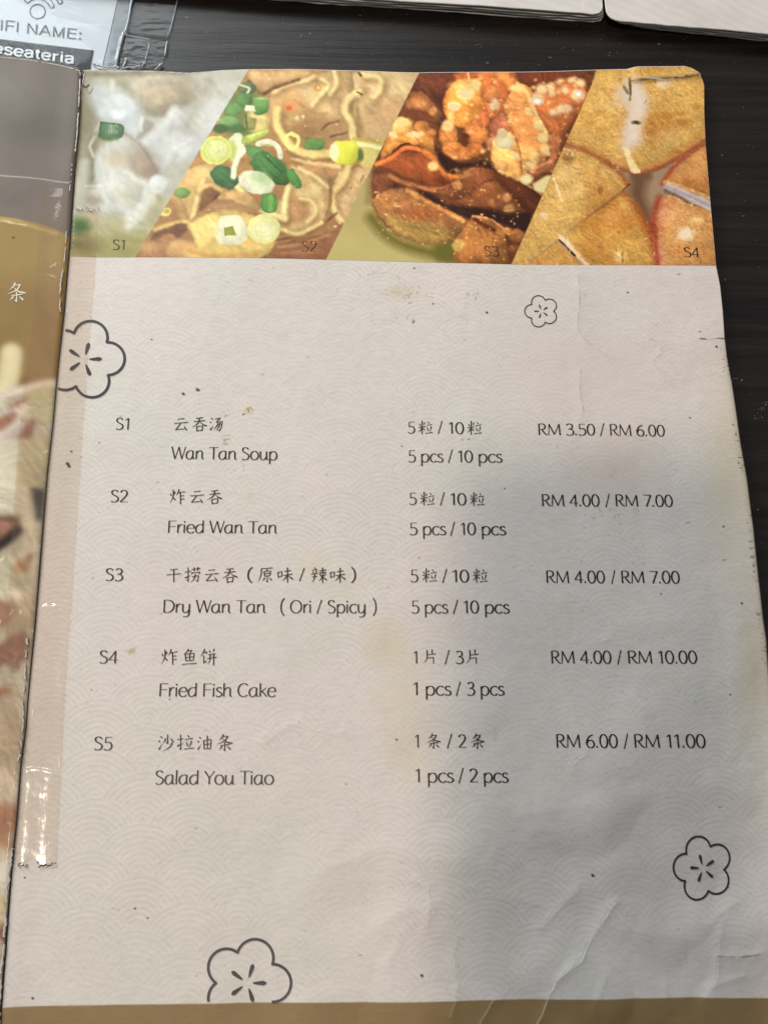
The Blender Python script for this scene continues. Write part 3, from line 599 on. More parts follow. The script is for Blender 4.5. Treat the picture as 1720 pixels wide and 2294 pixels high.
    P([(838,890),(900,950),(980,1080),(1040,1220),(1080,1400),(590,1400),(410,1215),(500,1130),(640,1040)], (204,164,84), f=3, rough=1, sh=.2, seed=83, smooth=False)
    S([(850,900),(930,990),(1010,1140),(1050,1270),(1075,1400)], 44, (164,104,46), f=16); S([(838,890),(700,990),(600,1060)], 12, (150,106,60), f=7)
    P([(400,1225),(500,1330),(560,1400),(160,1400)], (190,148,76), f=5, smooth=False)
    S([(412,1195),(500,1285),(600,1395)], 34, (228,208,168), f=6); S([(404,1216),(450,1260),(515,1330)], 10, (52,34,22), f=2.5)
    P([(1112,850),(1160,835),(1300,890),(1450,965),(1455,1035),(1310,975),(1180,905)], (186,182,184), f=4); S([(1140,880),(1290,960),(1455,1048)], 22, (96,78,66), f=8); S([(1130,850),(1300,920),(1440,985)],14,(150,144,150),f=8)
    P([(1115,825),(1200,720),(1300,640),(1425,545),(1450,940),(1300,870),(1170,815)], (202,154,90), f=3, sh=.2, seed=84, smooth=False); S([(1112,835),(1190,720),(1300,630),(1425,540)], 26, (160,86,56), f=8)
    S([(1130,820),(1240,850),(1440,930)], 20, (224,196,130), f=7)
    P([(1100,925),(1180,915),(1290,970),(1460,1050),(1500,1400),(1080,1400),(1055,1230),(1055,1080)], (206,160,96), f=3, sh=.2, seed=85); S([(1095,930),(1060,1060),(1065,1230),(1088,1400)], 40, (158,74,56), f=14); S([(1130,950),(1110,1090),(1120,1380)], 30, (204,150,110), f=14)
    B(1275,1185,54,50,(228,218,184), f=14, rough=3); B(1345,1085,36,24,(224,196,130), f=12); P([(1180,915),(1300,975),(1320,965),(1310,990)], (222,190,120), f=4)
    for i in range(420):      # short pale and dark scratches of the fried crust
        x = 80+random.random()*1400; y = 80+random.random()*1300
        a = random.random()*6.28; l = 8+random.random()**2*36
        pr = cv.win(1120+x*k-1, 140+y*k-1, 1120+x*k+1, 140+y*k+1)
        if pr is None or cv.c[pr].mean((0, 1))[0] < .62 : continue
        S([(x, y), (x+l*math.cos(a)*.5, y+l*math.sin(a)*.5+3), (x+l*math.cos(a), y+l*math.sin(a))], 3+random.random()*3, (236,206,136) if random.random() < .68 else (158,116,56), f=1.6, op=.5)
    S([(365,790),(400,880),(425,950)], 10, (240,224,176), f=3); S([(430,590),(490,610),(495,640)], 9, (236,214,160), f=3); B(300,1050,30,24,(216,196,146), f=6)
    B(820,1340,40,40,(226,200,130), f=14); P([(830,1320),(850,1300),(840,1380)], (150,110,50), f=4)
    crust = np.clip((cv.c[..., 0]-cv.c[..., 2]-.15)*5, 0, 1)
    t = 1+crust*(.16*fbm(X, Y, 22, 91, 4)+.18*fbm(X*1.0, Y, 3.6, 92, 2)+relief(X, Y, 14, 94, 1.5)*.10+relief(X, Y, 5, 95)*.06); cv.c *= t[..., None]
    am = crust*np.clip(fbm(X, Y, 70, 93, 4)*3.2+.15, 0, 1); cv.c = cv.c*(1-am[..., None]*np.array((.05, .15, .25)))
    pl_ = crust*np.clip(-fbm(X, Y, 60, 96, 3)*3-.1, 0, 1); cv.c = cv.c+pl_[..., None]*np.array((.05, .07, .10))
    cv.c *= (1+crust*.0)[..., None]*np.array((1.07, 1.01, 1.02)); base4 = cv.c.copy()
    s12 = soft(d12 if (d12[:, 0].mean() > 0) else -d12)[..., None]; s23 = soft(d23 if (d23[:, 0].mean() > 0) else -d23)[..., None]; s34 = soft(d34 if (d34[:, 0].mean() > 0) else -d34)[..., None]
    out = base3*s34+base4*(1-s34); out = base2*s23+out*(1-s23); out = base1*s12+out*(1-s12)
    cv.clip[:] = 1; cv.c = out; cv.stroke([(1411,184),(1460,180),(1520,176),(1566,171)], 2.4, (126,100,52), f=2, op=.75); cv.stroke([(1411,182),(1412,214)], 2, (96,84,50), f=2, op=.7); cv.stroke([(1414,178),(1520,171),(1545,168)], 3, (226,204,146), f=3, op=.5); out = cv.c  # shading of the bent edge painted in: dark line below, bright lip above
    # scuffs of the laminate: small pale nicks
    gm_ = out.mean(-1, keepdims=True); out = gm_+(out-gm_)*.93; out = np.clip((out-.5)*1.08+.490, .02, .98); cv.c = out*(1+.03*fbm(X, Y, 3, 99, 2))[..., None]; cv.clip[:] = 1
    for i in range(40):
        x = 200+random.random()*1380; y = 180+random.random()*390
        cv.stroke([(x, y), (x+random.uniform(-5, 5), y+random.uniform(-4, 4))], .8, (225,215,195), f=1, rough=0, op=.5)
    return cv

# ------------------------------------------------------------------ picture print 2: left page (noodle bowl)
def paint_left():
    x1 = -.096; cv = Canvas(-.31, -.146, x1, .165, .00028)
    X, Y = cv.X, cv.Y
    cv.c[:] = np.array((112, 103, 95))/255
    cv.c *= (1+.16*fbm(X, Y*1.4, 150, 101, 3)-.0)[..., None]
    B = cv.blob; P = cv.poly; S = cv.stroke
    B(60,270,90,90,(96,88,80), f=80, op=.5); B(110,300,60,30,(88,80,74), f=50, op=.5); B(20,200,80,60,(122,114,106), f=60, op=.6)
    S([(-600,380),(0,398),(160,417)], 1.6, (214,206,196), f=1.5, rough=.2)
    P([(-800,430),(-300,455),(0,487),(60,497),(115,512),(150,530),(230,560),(230,930),(-800,930)], (150,126,76), f=3, rough=.5, smooth=False)
    S([(-400,460),(0,493),(60,506),(130,528)], 6, (190,164,104), f=6, op=.7); S([(0,497),(60,508)], 3, (222,206,160), f=3)
    P([(-800,700),(200,640),(200,930),(-800,930)], (138,112,66), f=80)
    for x, y in ((32,536),(7,651),(-60,600),(-120,700)): B(x, y, 2.5, 1.5, (50,40,28), f=1.5)
    # noodles and slices
    P([(-800,880),(0,900),(30,878),(110,856),(200,850),(200,2400),(-800,2400)], (176,158,126), f=6, smooth=False)
    P([(-20,905),(40,880),(125,862),(170,862),(170,960),(110,975),(40,990),(-20,1000)], (190,172,150), f=8, sh=.15)
    S([(28,795),(16,860),(-20,905),(-120,930)], 52, (206,192,152), f=5, sh=.25, seed=111)
    S([(60,850),(50,880),(20,890)], 14, (118,90,56), f=8); 
    S([(-60,925),(20,885),(90,866),(130,862)], 20, (208,190,174), f=6, sh=.2)
    P([(60,880),(125,868),(125,950),(60,945)], (178,166,118), f=10)
    P([(20,912),(62,890),(60,905),(35,925)], (160,100,64), f=5); P([(-20,950),(30,925),(40,940),(5,968),(-20,980)], (164,98,64), f=6)
    S([(-20,930),(40,918),(60,905)], 8, (204,182,170), f=4); S([(-30,990),(30,960),(60,915)], 16, (200,176,160), f=6, sh=.2)
    P([(42,985),(60,955),(80,940),(80,965),(72,986)], (148,86,66), f=5, sh=.2); S([(5,985),(80,988),(120,960)], 8, (190,172,146), f=6)
    P([(-200,990),(45,992),(42,1080),(34,1150),(-200,1170)], (205,192,160), f=6, sh=.15, seed=112)
    for i in range(40): B(random.uniform(-10, 90), random.uniform(1010,1140), random.uniform(1,3), random.uniform(1,2.5), (230,216,184), f=2, op=.7)
    P([(48,990),(120,975),(110,1100),(60,1095),(44,1060)], (176,158,112), f=12)
    P([(66,1094),(102,1098),(98,1168),(86,1172),(76,1130)], (46,44,40), f=3, rough=.8, smooth=False)
    S([(60,1110),(70,1180),(82,1260)], 34, (184,166,132), f=12, sh=.2)
    P([(-40,1160),(40,1160),(46,1185),(20,1210),(-40,1240)], (132,86,60), f=8, sh=.3); B(12,1180,16,16,(166,100,78), f=8)
    S([(-40,1242),(6,1222),(44,1190)], 20, (44,28,24), f=5); S([(0,1160),(46,1164)], 6, (64,40,30), f=5)
    P([(-200,1250),(20,1240),(60,1200),(80,1220),(60,1300),(24,1320),(-200,1340)], (190,176,138), f=12, sh=.2)
    B(54,1270,18,13,(172,114,62), f=8, sh=.2); B(72,1252,7,10,(130,74,44), f=5)
    P([(-200,1320),(28,1310),(22,1370),(-200,1400)], (204,188,154), f=10)
    P([(-200,1430),(0,1440),(12,1436),(60,1412),(66,1470),(34,1506),(4,1490),(-200,1510)], (142,88,60), f=7, sh=.3, seed=115)
    P([(-200,1350),(70,1350),(66,1410),(-200,1430)], (164,138,104), f=16)
    B(12,1552,18,14,(160,100,56), f=12); B(46,1530,20,24,(184,172,140), f=10); B(-60,1600,70,50,(198,180,140), f=12, sh=.3)
    P([(-200,1600),(50,1590),(36,1720),(-200,1740)], (182,158,122), f=16); P([(-200,1740),(34,1722),(26,1800),(-200,1820)], (196,176,150), f=12)
    P([(-200,1820),(26,1800),(24,1870),(-200,1890)], (172,110,72), f=16); B(14,1890,16,14,(190,120,60), f=10)
    P([(-200,1900),(16,1895),(12,2010),(-200,2030)], (206,194,168), f=12); P([(-200,2010),(10,2000),(8,2060),(-200,2070)], (192,164,118), f=12)
    P([(-200,2070),(6,2066),(4,2110),(-200,2120)], (146,84,58), f=8); P([(-200,2120),(20,2110),(10,2400),(-200,2400)], (190,166,130), f=16)
    random.seed(11)
    for i in range(60):
        x = random.uniform(-700, -90); y = random.uniform(930, 2350); a = random.uniform(0, 3.1); l = random.uniform(80, 220)
        c = random.choice([(206,192,152), (198,176,150), (150,100,68), (190,166,128), (206,194,166)])
        S([(x, y), (x+l*.5*math.cos(a)+20, y+l*.5*math.sin(a)), (x+l*math.cos(a), y+l*math.sin(a)-20)], random.uniform(26, 60), c, f=6, sh=.3, seed=200+i)
    S([(110,700),(104,760),(112,800)], 30, (120,92,54), f=22, op=.4)
    for _ in range(3):
        a = cv.c; bl = a.copy(); bl[2:-2] = (a[4:]+a[:-4]+a[2:-2]+a[1:-3]+a[3:-1])/5; a = bl; bl = a.copy(); bl[:, 2:-2] = (a[:, 4:]+a[:, :-4]+a[:, 2:-2]+a[:, 1:-3]+a[:, 3:-1])/5
        mk = np.clip((Y-720)/40, 0, 1)[..., None]; cv.c = cv.c*(1-mk)+bl*mk
    for i in range(60):
        y = random.uniform(880, 2250); x = random.uniform(-80, 150-(y-880)*.10)
        cv.stroke([(x, y), (x+random.uniform(-8, 8), y+random.uniform(3, 14))], random.uniform(1.5, 4), (240,232,214), f=3, op=random.uniform(.3, .8))
    low = np.clip((Y-850)/60, 0, 1); gm_ = cv.c.mean(-1, keepdims=True); cv.c = cv.c+low[..., None]*((gm_-cv.c)*.30+.035); cv.c *= (1+.07*fbm(X, Y, 30, 121, 3)+low*(relief(X, Y, 60, 122)*.10+.18*fbm(X, Y, 90, 123, 3)))[..., None]
    return cv
# ------------------------------------------------------------------ print 3: patterned paper of the right page
def paint_paper():
    cv = Canvas(-.106, -.146, .116, .162, .00020); X, Y = cv.X, cv.Y; gx, gy = cv.gx, cv.gy
    R = .0134
    # overlapping wave fans: the lowest circle that covers a point is in front
    best = np.full(X.shape, -1.0); r0 = np.floor((gy-.0)/(R/2))
    for dr in range(-2, 2):
        row = r0+dr; off = np.where(np.mod(row, 2) == 0, 0, R)
        cx = np.round((gx-off)/(2*R))*2*R+off; cy = row*R/2
        d = np.hypot(gx-cx, gy-cy); ok = (d < R) & (best < 0)
        best = np.where(ok, d/R, best)
    ring = np.cos((best+.02*(noise(X, Y, 30, 139)-.5))*2*np.pi*9.0)
    edge = np.exp(-((1-best)/.03)**2)
    base = np.array((213, 204, 195))/255
    a = fbm(X, Y, 330, 131, 3); b_ = fbm(X, Y, 120, 132, 3)
    cv.c[:] = base
    pat = (.25+.9*noise(X, Y, 200, 133)+.5*(noise(X, Y, 25, 138)-.4))
    cv.c += ((ring*.015+edge*.007)*pat)[..., None]*np.array((1, 1, 1.05))
    cv.c += a[..., None]*np.array((.030, .0, .016))+b_[..., None]*np.array((.016, .004, .008))
    # worn fibres, short horizontal
    f = fbm(X, Y*2.6, 16, 134, 4)+.5*fbm(X+Y*.3, Y*3.0, 6, 135, 2)
    cv.c += (f*.050)[..., None]
    pit = np.clip((fbm(X, Y*2.2, 7, 136, 2)-.27)*9, 0, 1)*np.clip((noise(X, Y, 60, 137)-.25)*2, 0, 1)
    cv.c -= (pit*.085)[..., None]*np.array((.95, 1, 1.05))
    B = cv.blob; S = cv.stroke
    # stains
    def stain(x, y, rx, ry, c, op, seed=1, f=22): B(x, y, rx, ry, c, f=f, op=op, rough=7, seed=seed)
    stain(900,1560,60,95,(207,194,168),.42,3,60); stain(860,1440,50,50,(206,190,158),.4,4,50); stain(915,1690,50,60,(206,190,160),.35,5,50)
    stain(705,1262,40,26,(206,194,160),.25,6); stain(770,1310,60,26,(208,198,172),.2,7); stain(560,1110,10,8,(190,186,140),.35,8,8)
    stain(296,1460,10,9,(180,176,146),.6,9,6); stain(1400,1480,30,16,(190,176,150),.3,10); stain(1110,1646,8,9,(184,180,140),.45,11,6); stain(1380,1060,90,70,(190,172,158),.3,12,80)
    stain(1640,1040,60,260,(200,186,154),.35,13,60); stain(1280,820,180,110,(206,190,184),.25,14,90); stain(1690,1500,36,160,(180,168,140),.4,15,40)
    random.seed(21)
    def scuff(x, y, rx, ry, n, c, s_=3, op=.6):
        for i in range(n):
            xx = random.gauss(x, rx); yy = random.gauss(y, ry); l = random.uniform(2, 9); a2 = random.choice([0, .3, 1.2, 2.2])
            S([(xx, yy), (xx+l*math.cos(a2), yy-l*math.sin(a2))], random.uniform(.8, s_), c, f=1.6, op=op)
    scuff(843,612,10,12,16,(190,176,148),3,.5); stain(905,655,34,14,(204,190,166),.5,22,16); scuff(905,650,26,9,26,(190,170,140),3.4,.5); scuff(910,662,8,8,10,(172,144,104),2.6,.5); scuff(960,668,7,5,7,(178,162,136),2.6,.5)
    scuff(1038,712,5,12,9,(184,162,130),2.6,.5); scuff(1058,660,8,4,7,(150,138,120),2); scuff(890,718,50,8,16,(160,156,146),1.8,.5); scuff(925,725,5,3,5,(120,112,96),2)
    scuff(500,982,6,7,9,(150,124,100),2.4,.5); scuff(555,922,7,6,9,(110,90,50),2.4,.7); scuff(557,918,3,3,4,(190,150,60),3,.7); scuff(506,932,3,1,2,(120,116,110),1.6)
    scuff(1360,1160,40,12,18,(120,120,120),1.4,.5); scuff(1420,1240,10,30,10,(130,130,130),1.3,.4); scuff(540,1052,10,16,5,(150,150,120),1.6,.5)
    for x, y, r in ((443,873,4),(411,882,2.4),(1406,655,2),(928,600,2),(1604,777,2.4),(1328,1962,4.2),(945,2186,3),(303,2036,2.2),(331,2057,1.5),(58,1965,2),(75,2236,2),(156,1045,3),(161,1012,2),(153,1040,3.4),(889,1657,2.6),(970,680,1.5),(1660,1352,2),(1636,1556,2),(1480,1330,1.6),(1050,985,1.6),(900,1000,1.6),(1130,1095,1.6),(340,760,1.6),(1090,700,2),(1620,1180,1.6),(1545,936,1.6),(990,2390,2)):
        B(x, y, r*1.15, r*.8, (52,46,40), f=1.6, rough=.8, ang=30)
    for x, y in ((443,873),(441,870)): B(x, y, 3, 1.6, (150,110,40), f=1.5, op=.6)
    for i in range(230):
        B(random.uniform(60, 1700), random.uniform(600, 2290), random.uniform(.8, 2.0), random.uniform(.5, 1.1), (136,129,120), f=1.5, op=random.uniform(.3, .75), ang=-10)
    # worn laminate cracks with the light they catch painted white, grey alongside
    for pts, h, wd, wh in CREASES:
        if wh <= 0: continue
        xs = [p[0] for p in pts]; ys = [p[1] for p in pts]
        sl = cv.win(min(xs)-20, min(ys)-20, max(xs)+20, max(ys)+20)
        if sl is None: continue
        x = X[sl]; y = Y[sl]; wob = 5*(noise(x, y, 14, 77)-.5)+2.5*(noise(x, y, 5, 78)-.5)
        d = pdist(x+wob, y-wob, pts); br = np.clip((noise(x, y, 12, 140)-.25)*3, 0, 1)
        cv.put(sl, np.exp(-(d/1.5)**2)*br*wh*1.05, (.97, .96, .93))
        cv.put(sl, np.exp(-((d-3.4)/1.5)**2)*br*wh*.30, (.50, .47, .44))
    G = lambda pts, wdt, c, op: S(pts, wdt, c, f=1.4, op=op, rough=1)
    G(zz(760,580,.5787,[(925,60),(930,160),(925,270),(965,325),(1040,380)]), 1.6, (150,144,136), .45)
    G(zz(760,580,.5787,[(935,430),(932,500),(945,590)]), 2, (158,152,144), .4)
    G(zz(760,580,.5787,[(1200,310),(1245,330),(1240,370),(1215,400),(1240,440)]), 1.4, (150,144,136), .4)
    G(zz(*K6,[(1440,700),(1530,702),(1620,690)]), 2.2, (122,115,106), .65)
    G([(1567,759),(1590,761),(1606,758),(1624,759)], 1.7, (92,87,80), .75); G([(1564,756),(1567,752)], 2, (220,216,208), .6)
    # grimy right edge
    ex = np.interp(Y, EDGE_Y, EDGE_X); e = ex-X
    g = np.exp(-np.clip(e, 0, 99)/5.0)*np.clip((Y-740)/60, 0, 1)
    cv.c = cv.c*(1-(g*.30)[..., None]*np.array((.9, .95, 1.15)))
    nick = (e < 14) & (noise(X*.6, Y*1.6, 4, 150) > .80) & (noise(X*0, Y, 70, 151) > .45) & (Y > 770)
    cv.c[nick] *= .68
    # darker towards the spine
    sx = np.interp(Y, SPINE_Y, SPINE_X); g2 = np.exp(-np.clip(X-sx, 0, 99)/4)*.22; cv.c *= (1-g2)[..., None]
    # brown band at the foot
    by = np.interp(X, [0, 20, 860, 1380, 1720, 1900], [2256, 2254, 2245, 2236, 2238, 2240])
    inb = np.clip((Y-by)/1.5+.5, 0, 1)[..., None]
    bc = np.array((138, 112, 74))/255*(1+.05*fbm(X, Y, 40, 160, 3)+.04*f)[..., None]
    cr = np.zeros(X.shape)
    for pts, h, wd, wh in CREASES:
        if wh > .3:
            wob = 5*(noise(X[:400], Y[:400], 14, 77)-.5)+2.5*(noise(X[:400], Y[:400], 5, 78)-.5)
            cr[:400] = np.maximum(cr[:400], np.exp(-(pdist(X[:400]+wob, Y[:400]-wob, pts)/1.7)**2)*wh)
    bc = bc*(1-cr[..., None]*.8)+cr[..., None]*.8*np.array((.86, .82, .74))
    cv.c = cv.c*(1-inb)+bc*inb
    return cv

SPINE = [(190,161),(184,226),(180,295),(172,380),(168,432),(162,535),(155,604),(147,704),(129,869),(121,964),(110,1059),(102,1153),(93,1280),(84,1392),(73,1509),(63,1628),(52,1712),(42,1840),(31,1948),(20,2099),(10,2241),(2,2332)]
EDGE = [(1576,190),(1577,250),(1580,316),(1592,471),(1603,597),(1612,640),(1618,695),(1622,757),(1628,803),(1639,863),(1649,935),(1658,996),(1672,1075),(1687,1185),(1698,1296),(1708,1384),(1716,1436),(1721,1503),(1738,1660),(1762,1860),(1790,2060),(1822,2332)]
TOP = [(190,161),(200,159.5),(253,158.5),(330,159),(363,160.5),(395,163.5),(422,163.7),(455,161.5),(498,158.3),(548,156.8),(650,156.2),(780,158.5),(934,162.3),(1050,161.8),(1166,160.8),(1260,159),(1360,156.5),(1450,154.3),(1530,153.3),(1546,158),(1563,168),(1572,177),(1576,190)]
SPINE_Y = [p[1] for p in SPINE]; SPINE_X = [p[0] for p in SPINE]; EDGE_Y = [p[1] for p in EDGE]; EDGE_X = [p[0] for p in EDGE]

def resample(pts, ts):
    """ts in 0..1 along the arc length"""
    P = np.array(pts, float); s = np.r_[0, np.cumsum(np.hypot(*np.diff(P, axis=0).T))]; s /= s[-1]
    return np.stack([np.interp(ts, s, P[:, 0]), np.interp(ts, s, P[:, 1])], -1)
def coons(top, bot, left, right, nu, nv):
    u = np.linspace(0, 1, nu); v = np.linspace(0, 1, nv)
    T = resample(top, u); Bt = resample(bot, u); L = resample(left, v); Rr = resample(right, v)
    U, V_ = np.meshgrid(u, v); U = U[..., None]; V_ = V_[..., None]
    return ((1-V_)*T[None]+V_*Bt[None]+(1-U)*L[:, None]+U*Rr[:, None]
            - ((1-U)*(1-V_)*T[0]+U*(1-V_)*T[-1]+(1-U)*V_*Bt[0]+U*V_*Bt[-1]))
def towld(pts): return [W(x, y, 0) for x, y in pts]
def sheet(name, G, zfun, thick, cv, parent, mat_, lift=0.0, label=None, rim_mat=None, uvf=None, edge_sag=None):
    """closed sheet: upper surface follows zfun, straight edges down, flat underside"""
    nv, nu, _ = G.shape; x = G[..., 0]; y = G[..., 1]; z = zfun(x, y)+lift
    if edge_sag is not None: z = z+edge_sag
    top = np.stack([x, y, z], -1).reshape(-1, 3); V = [tuple(t) for t in top]
    q = np.arange(nu*nv).reshape(nv, nu)
    Fc = np.stack([q[1:, :-1], q[1:, 1:], q[:-1, 1:], q[:-1, :-1]], -1).reshape(-1, 4).tolist()
    n1 = len(Fc)
    ringi = list(q[0, :])+list(q[1:, -1])+list(q[-1, ::-1][1:])+list(q[::-1, 0][1:-1])
    if thick:
        b0 = len(V)
        zb = thick      # flat underside at this height
        for i in ringi: V.append((top[i][0], top[i][1], zb))
        n = len(ringi)
        for j in range(n): Fc.append((ringi[j], ringi[(j+1) % n], b0+(j+1) % n, b0+j))
        Fc.append(tuple(b0+j for j in range(n)))
    allx = np.array([v[0] for v in V]); ally = np.array([v[1] for v in V])
    uv = cv.uv(allx, ally) if cv is not None else np.stack([allx*4, ally*4], -1)
    me = mesh(name, V, Fc, uv); me.materials.append(mat_)
    if rim_mat: me.materials.append(rim_mat)
    mi = np.zeros(len(Fc), dtype=np.int32); mi[n1:] = 1 if rim_mat else 0
    me.polygons.foreach_set('material_index', mi)
    sm = np.zeros(len(Fc), dtype=bool); sm[:n1] = True; me.polygons.foreach_set('use_smooth', sm)
    return obj(name, me, parent, None, label)

# ------------------------------------------------------------------ the open menu
menu = thing('open_menu', 'open menu with worn laminated pages, the snacks page with five priced dishes facing up', 'menu', (0, 0, 0))
BOT = [(2,2332),(500,2330),(1000,2328),(1500,2328),(1822,2332)]
G = coons(towld(TOP), towld(BOT), towld(SPINE), towld(EDGE), 330, 470)
paper = paint_paper(); im_paper = paper.image('page_print')
Hc = crease_z(paper.X, paper.Y)*1e3
im_h = gray_image('page_relief', (Hc*.4+.05*fbm(paper.X, paper.Y*1.5, 34, 171, 4)).astype(np.float32))
PG = (.93, .94, .95)
M_page = print_mat('laminated_paper', im_paper, .50, .3, PG, im_h, .0007, .00006, .9)
page = sheet('page', G, lambda x, y: zsurf(x, y, True), -.0016, paper, menu, M_page, label='right page with printed snack list', rim_mat=M_board)
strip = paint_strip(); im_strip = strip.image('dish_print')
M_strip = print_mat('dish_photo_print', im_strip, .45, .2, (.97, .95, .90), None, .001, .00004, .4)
# the picture strip follows the page's own top edge and stops at its straight foot
foot = [(158,576.5),(304,576.3),(560,578.5),(731,581),(940,586),(1145,591.3),(1400,594),(1603,595.5)]
TOPs = [(x, y+1.2) for x, y in TOP]
sl_ = [(x+.6, y) for x, y in SPINE if y < 570]+[(158,576.5)]; sr_ = [(x-.5, y) for x, y in EDGE if y < 590]+[(1602.5,595.5)]
sl_[0] = TOPs[0]; sr_[0] = TOPs[-1]
Gs = coons(towld(TOPs), towld(foot), towld(sl_), towld(sr_), 300, 100)
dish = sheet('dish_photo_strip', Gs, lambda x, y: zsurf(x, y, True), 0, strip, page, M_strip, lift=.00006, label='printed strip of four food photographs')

def left_z(X, Y):
    X = np.asarray(X, float); Y = np.asarray(Y, float)
    return .0009+.0009*fbm(X, Y, 400, 55, 2)+.0002*fbm(X, Y, 110, 56, 2)+.0006*np.exp(-((X-(170-(Y-300)*.083))/30)**2)
def zleft(x, y):
    X, Y = PROJ(x, y, 0.0); return left_z(X, Y)
LS = [(176,158),(181,166),(179,226),(175,295),(166,380),(162,432),(156,535),(149,604),(141,704),(124,869),(116,964),(105,1059),(97,1153),(87,1280),(78,1392),(67,1509),(57,1628),(46,1712),(36,1840),(24,1948),(12,2099),(2,2241),(-8,2332)]
LS = [(x+4.5, y) for x, y in LS]
LT = [(-1560,-20),(-900,40),(-300,98),(0,128),(60,134),(94,139),(140,148),(180.5,158)]
LL = [(-1560,-20),(-1600,800),(-1700,2350)]; LB = [(-1700,2350),(-800,2340),(-8,2332)]
LL = [W(-1200,20)]; xl = -.302
ltw = [p for p in towld(LT) if p[0] > xl]; ltw = [(xl, ltw[0][1]+.002)]+ltw
lsw = towld(LS); lbw = [(xl, -.1436), (-.2, -.1434), lsw[-1]]
Gl = coons(ltw, lbw, [(xl, ltw[0][1]), (xl, 0), (xl, -.1436)], lsw, 130, 320)
left = paint_left(); im_left = left.image('bowl_print')
M_left = print_mat('bowl_photo_print', im_left, .5, .12, (.95, .93, .90), None, .001, .00003, .4)
lpage = sheet('page', Gl, zleft, -.0011, left, menu, M_left, label='left page with a full bleed noodle photograph', rim_mat=M_board)
# further leaves of the menu lie under both pages
def leaf(G0, z, grow, jit, name='page'):
    iy = np.unique(np.linspace(0, G0.shape[0]-1, 60).astype(int)); ix = np.unique(np.linspace(0, G0.shape[1]-1, 40).astype(int))
    Gx = G0[np.ix_(iy, ix)]+np.array((jit, jit*.5))
    return sheet(name, Gx, lambda a, b: np.full(a.shape, z), z-.0008, None, menu, M_board)
leaf(G, -.0018, 0, -.0005); leaf(G, -.0027, 0, -.0002); leaf(Gl, -.0013, 0, .0005); leaf(Gl, -.0024, 0, .0003)

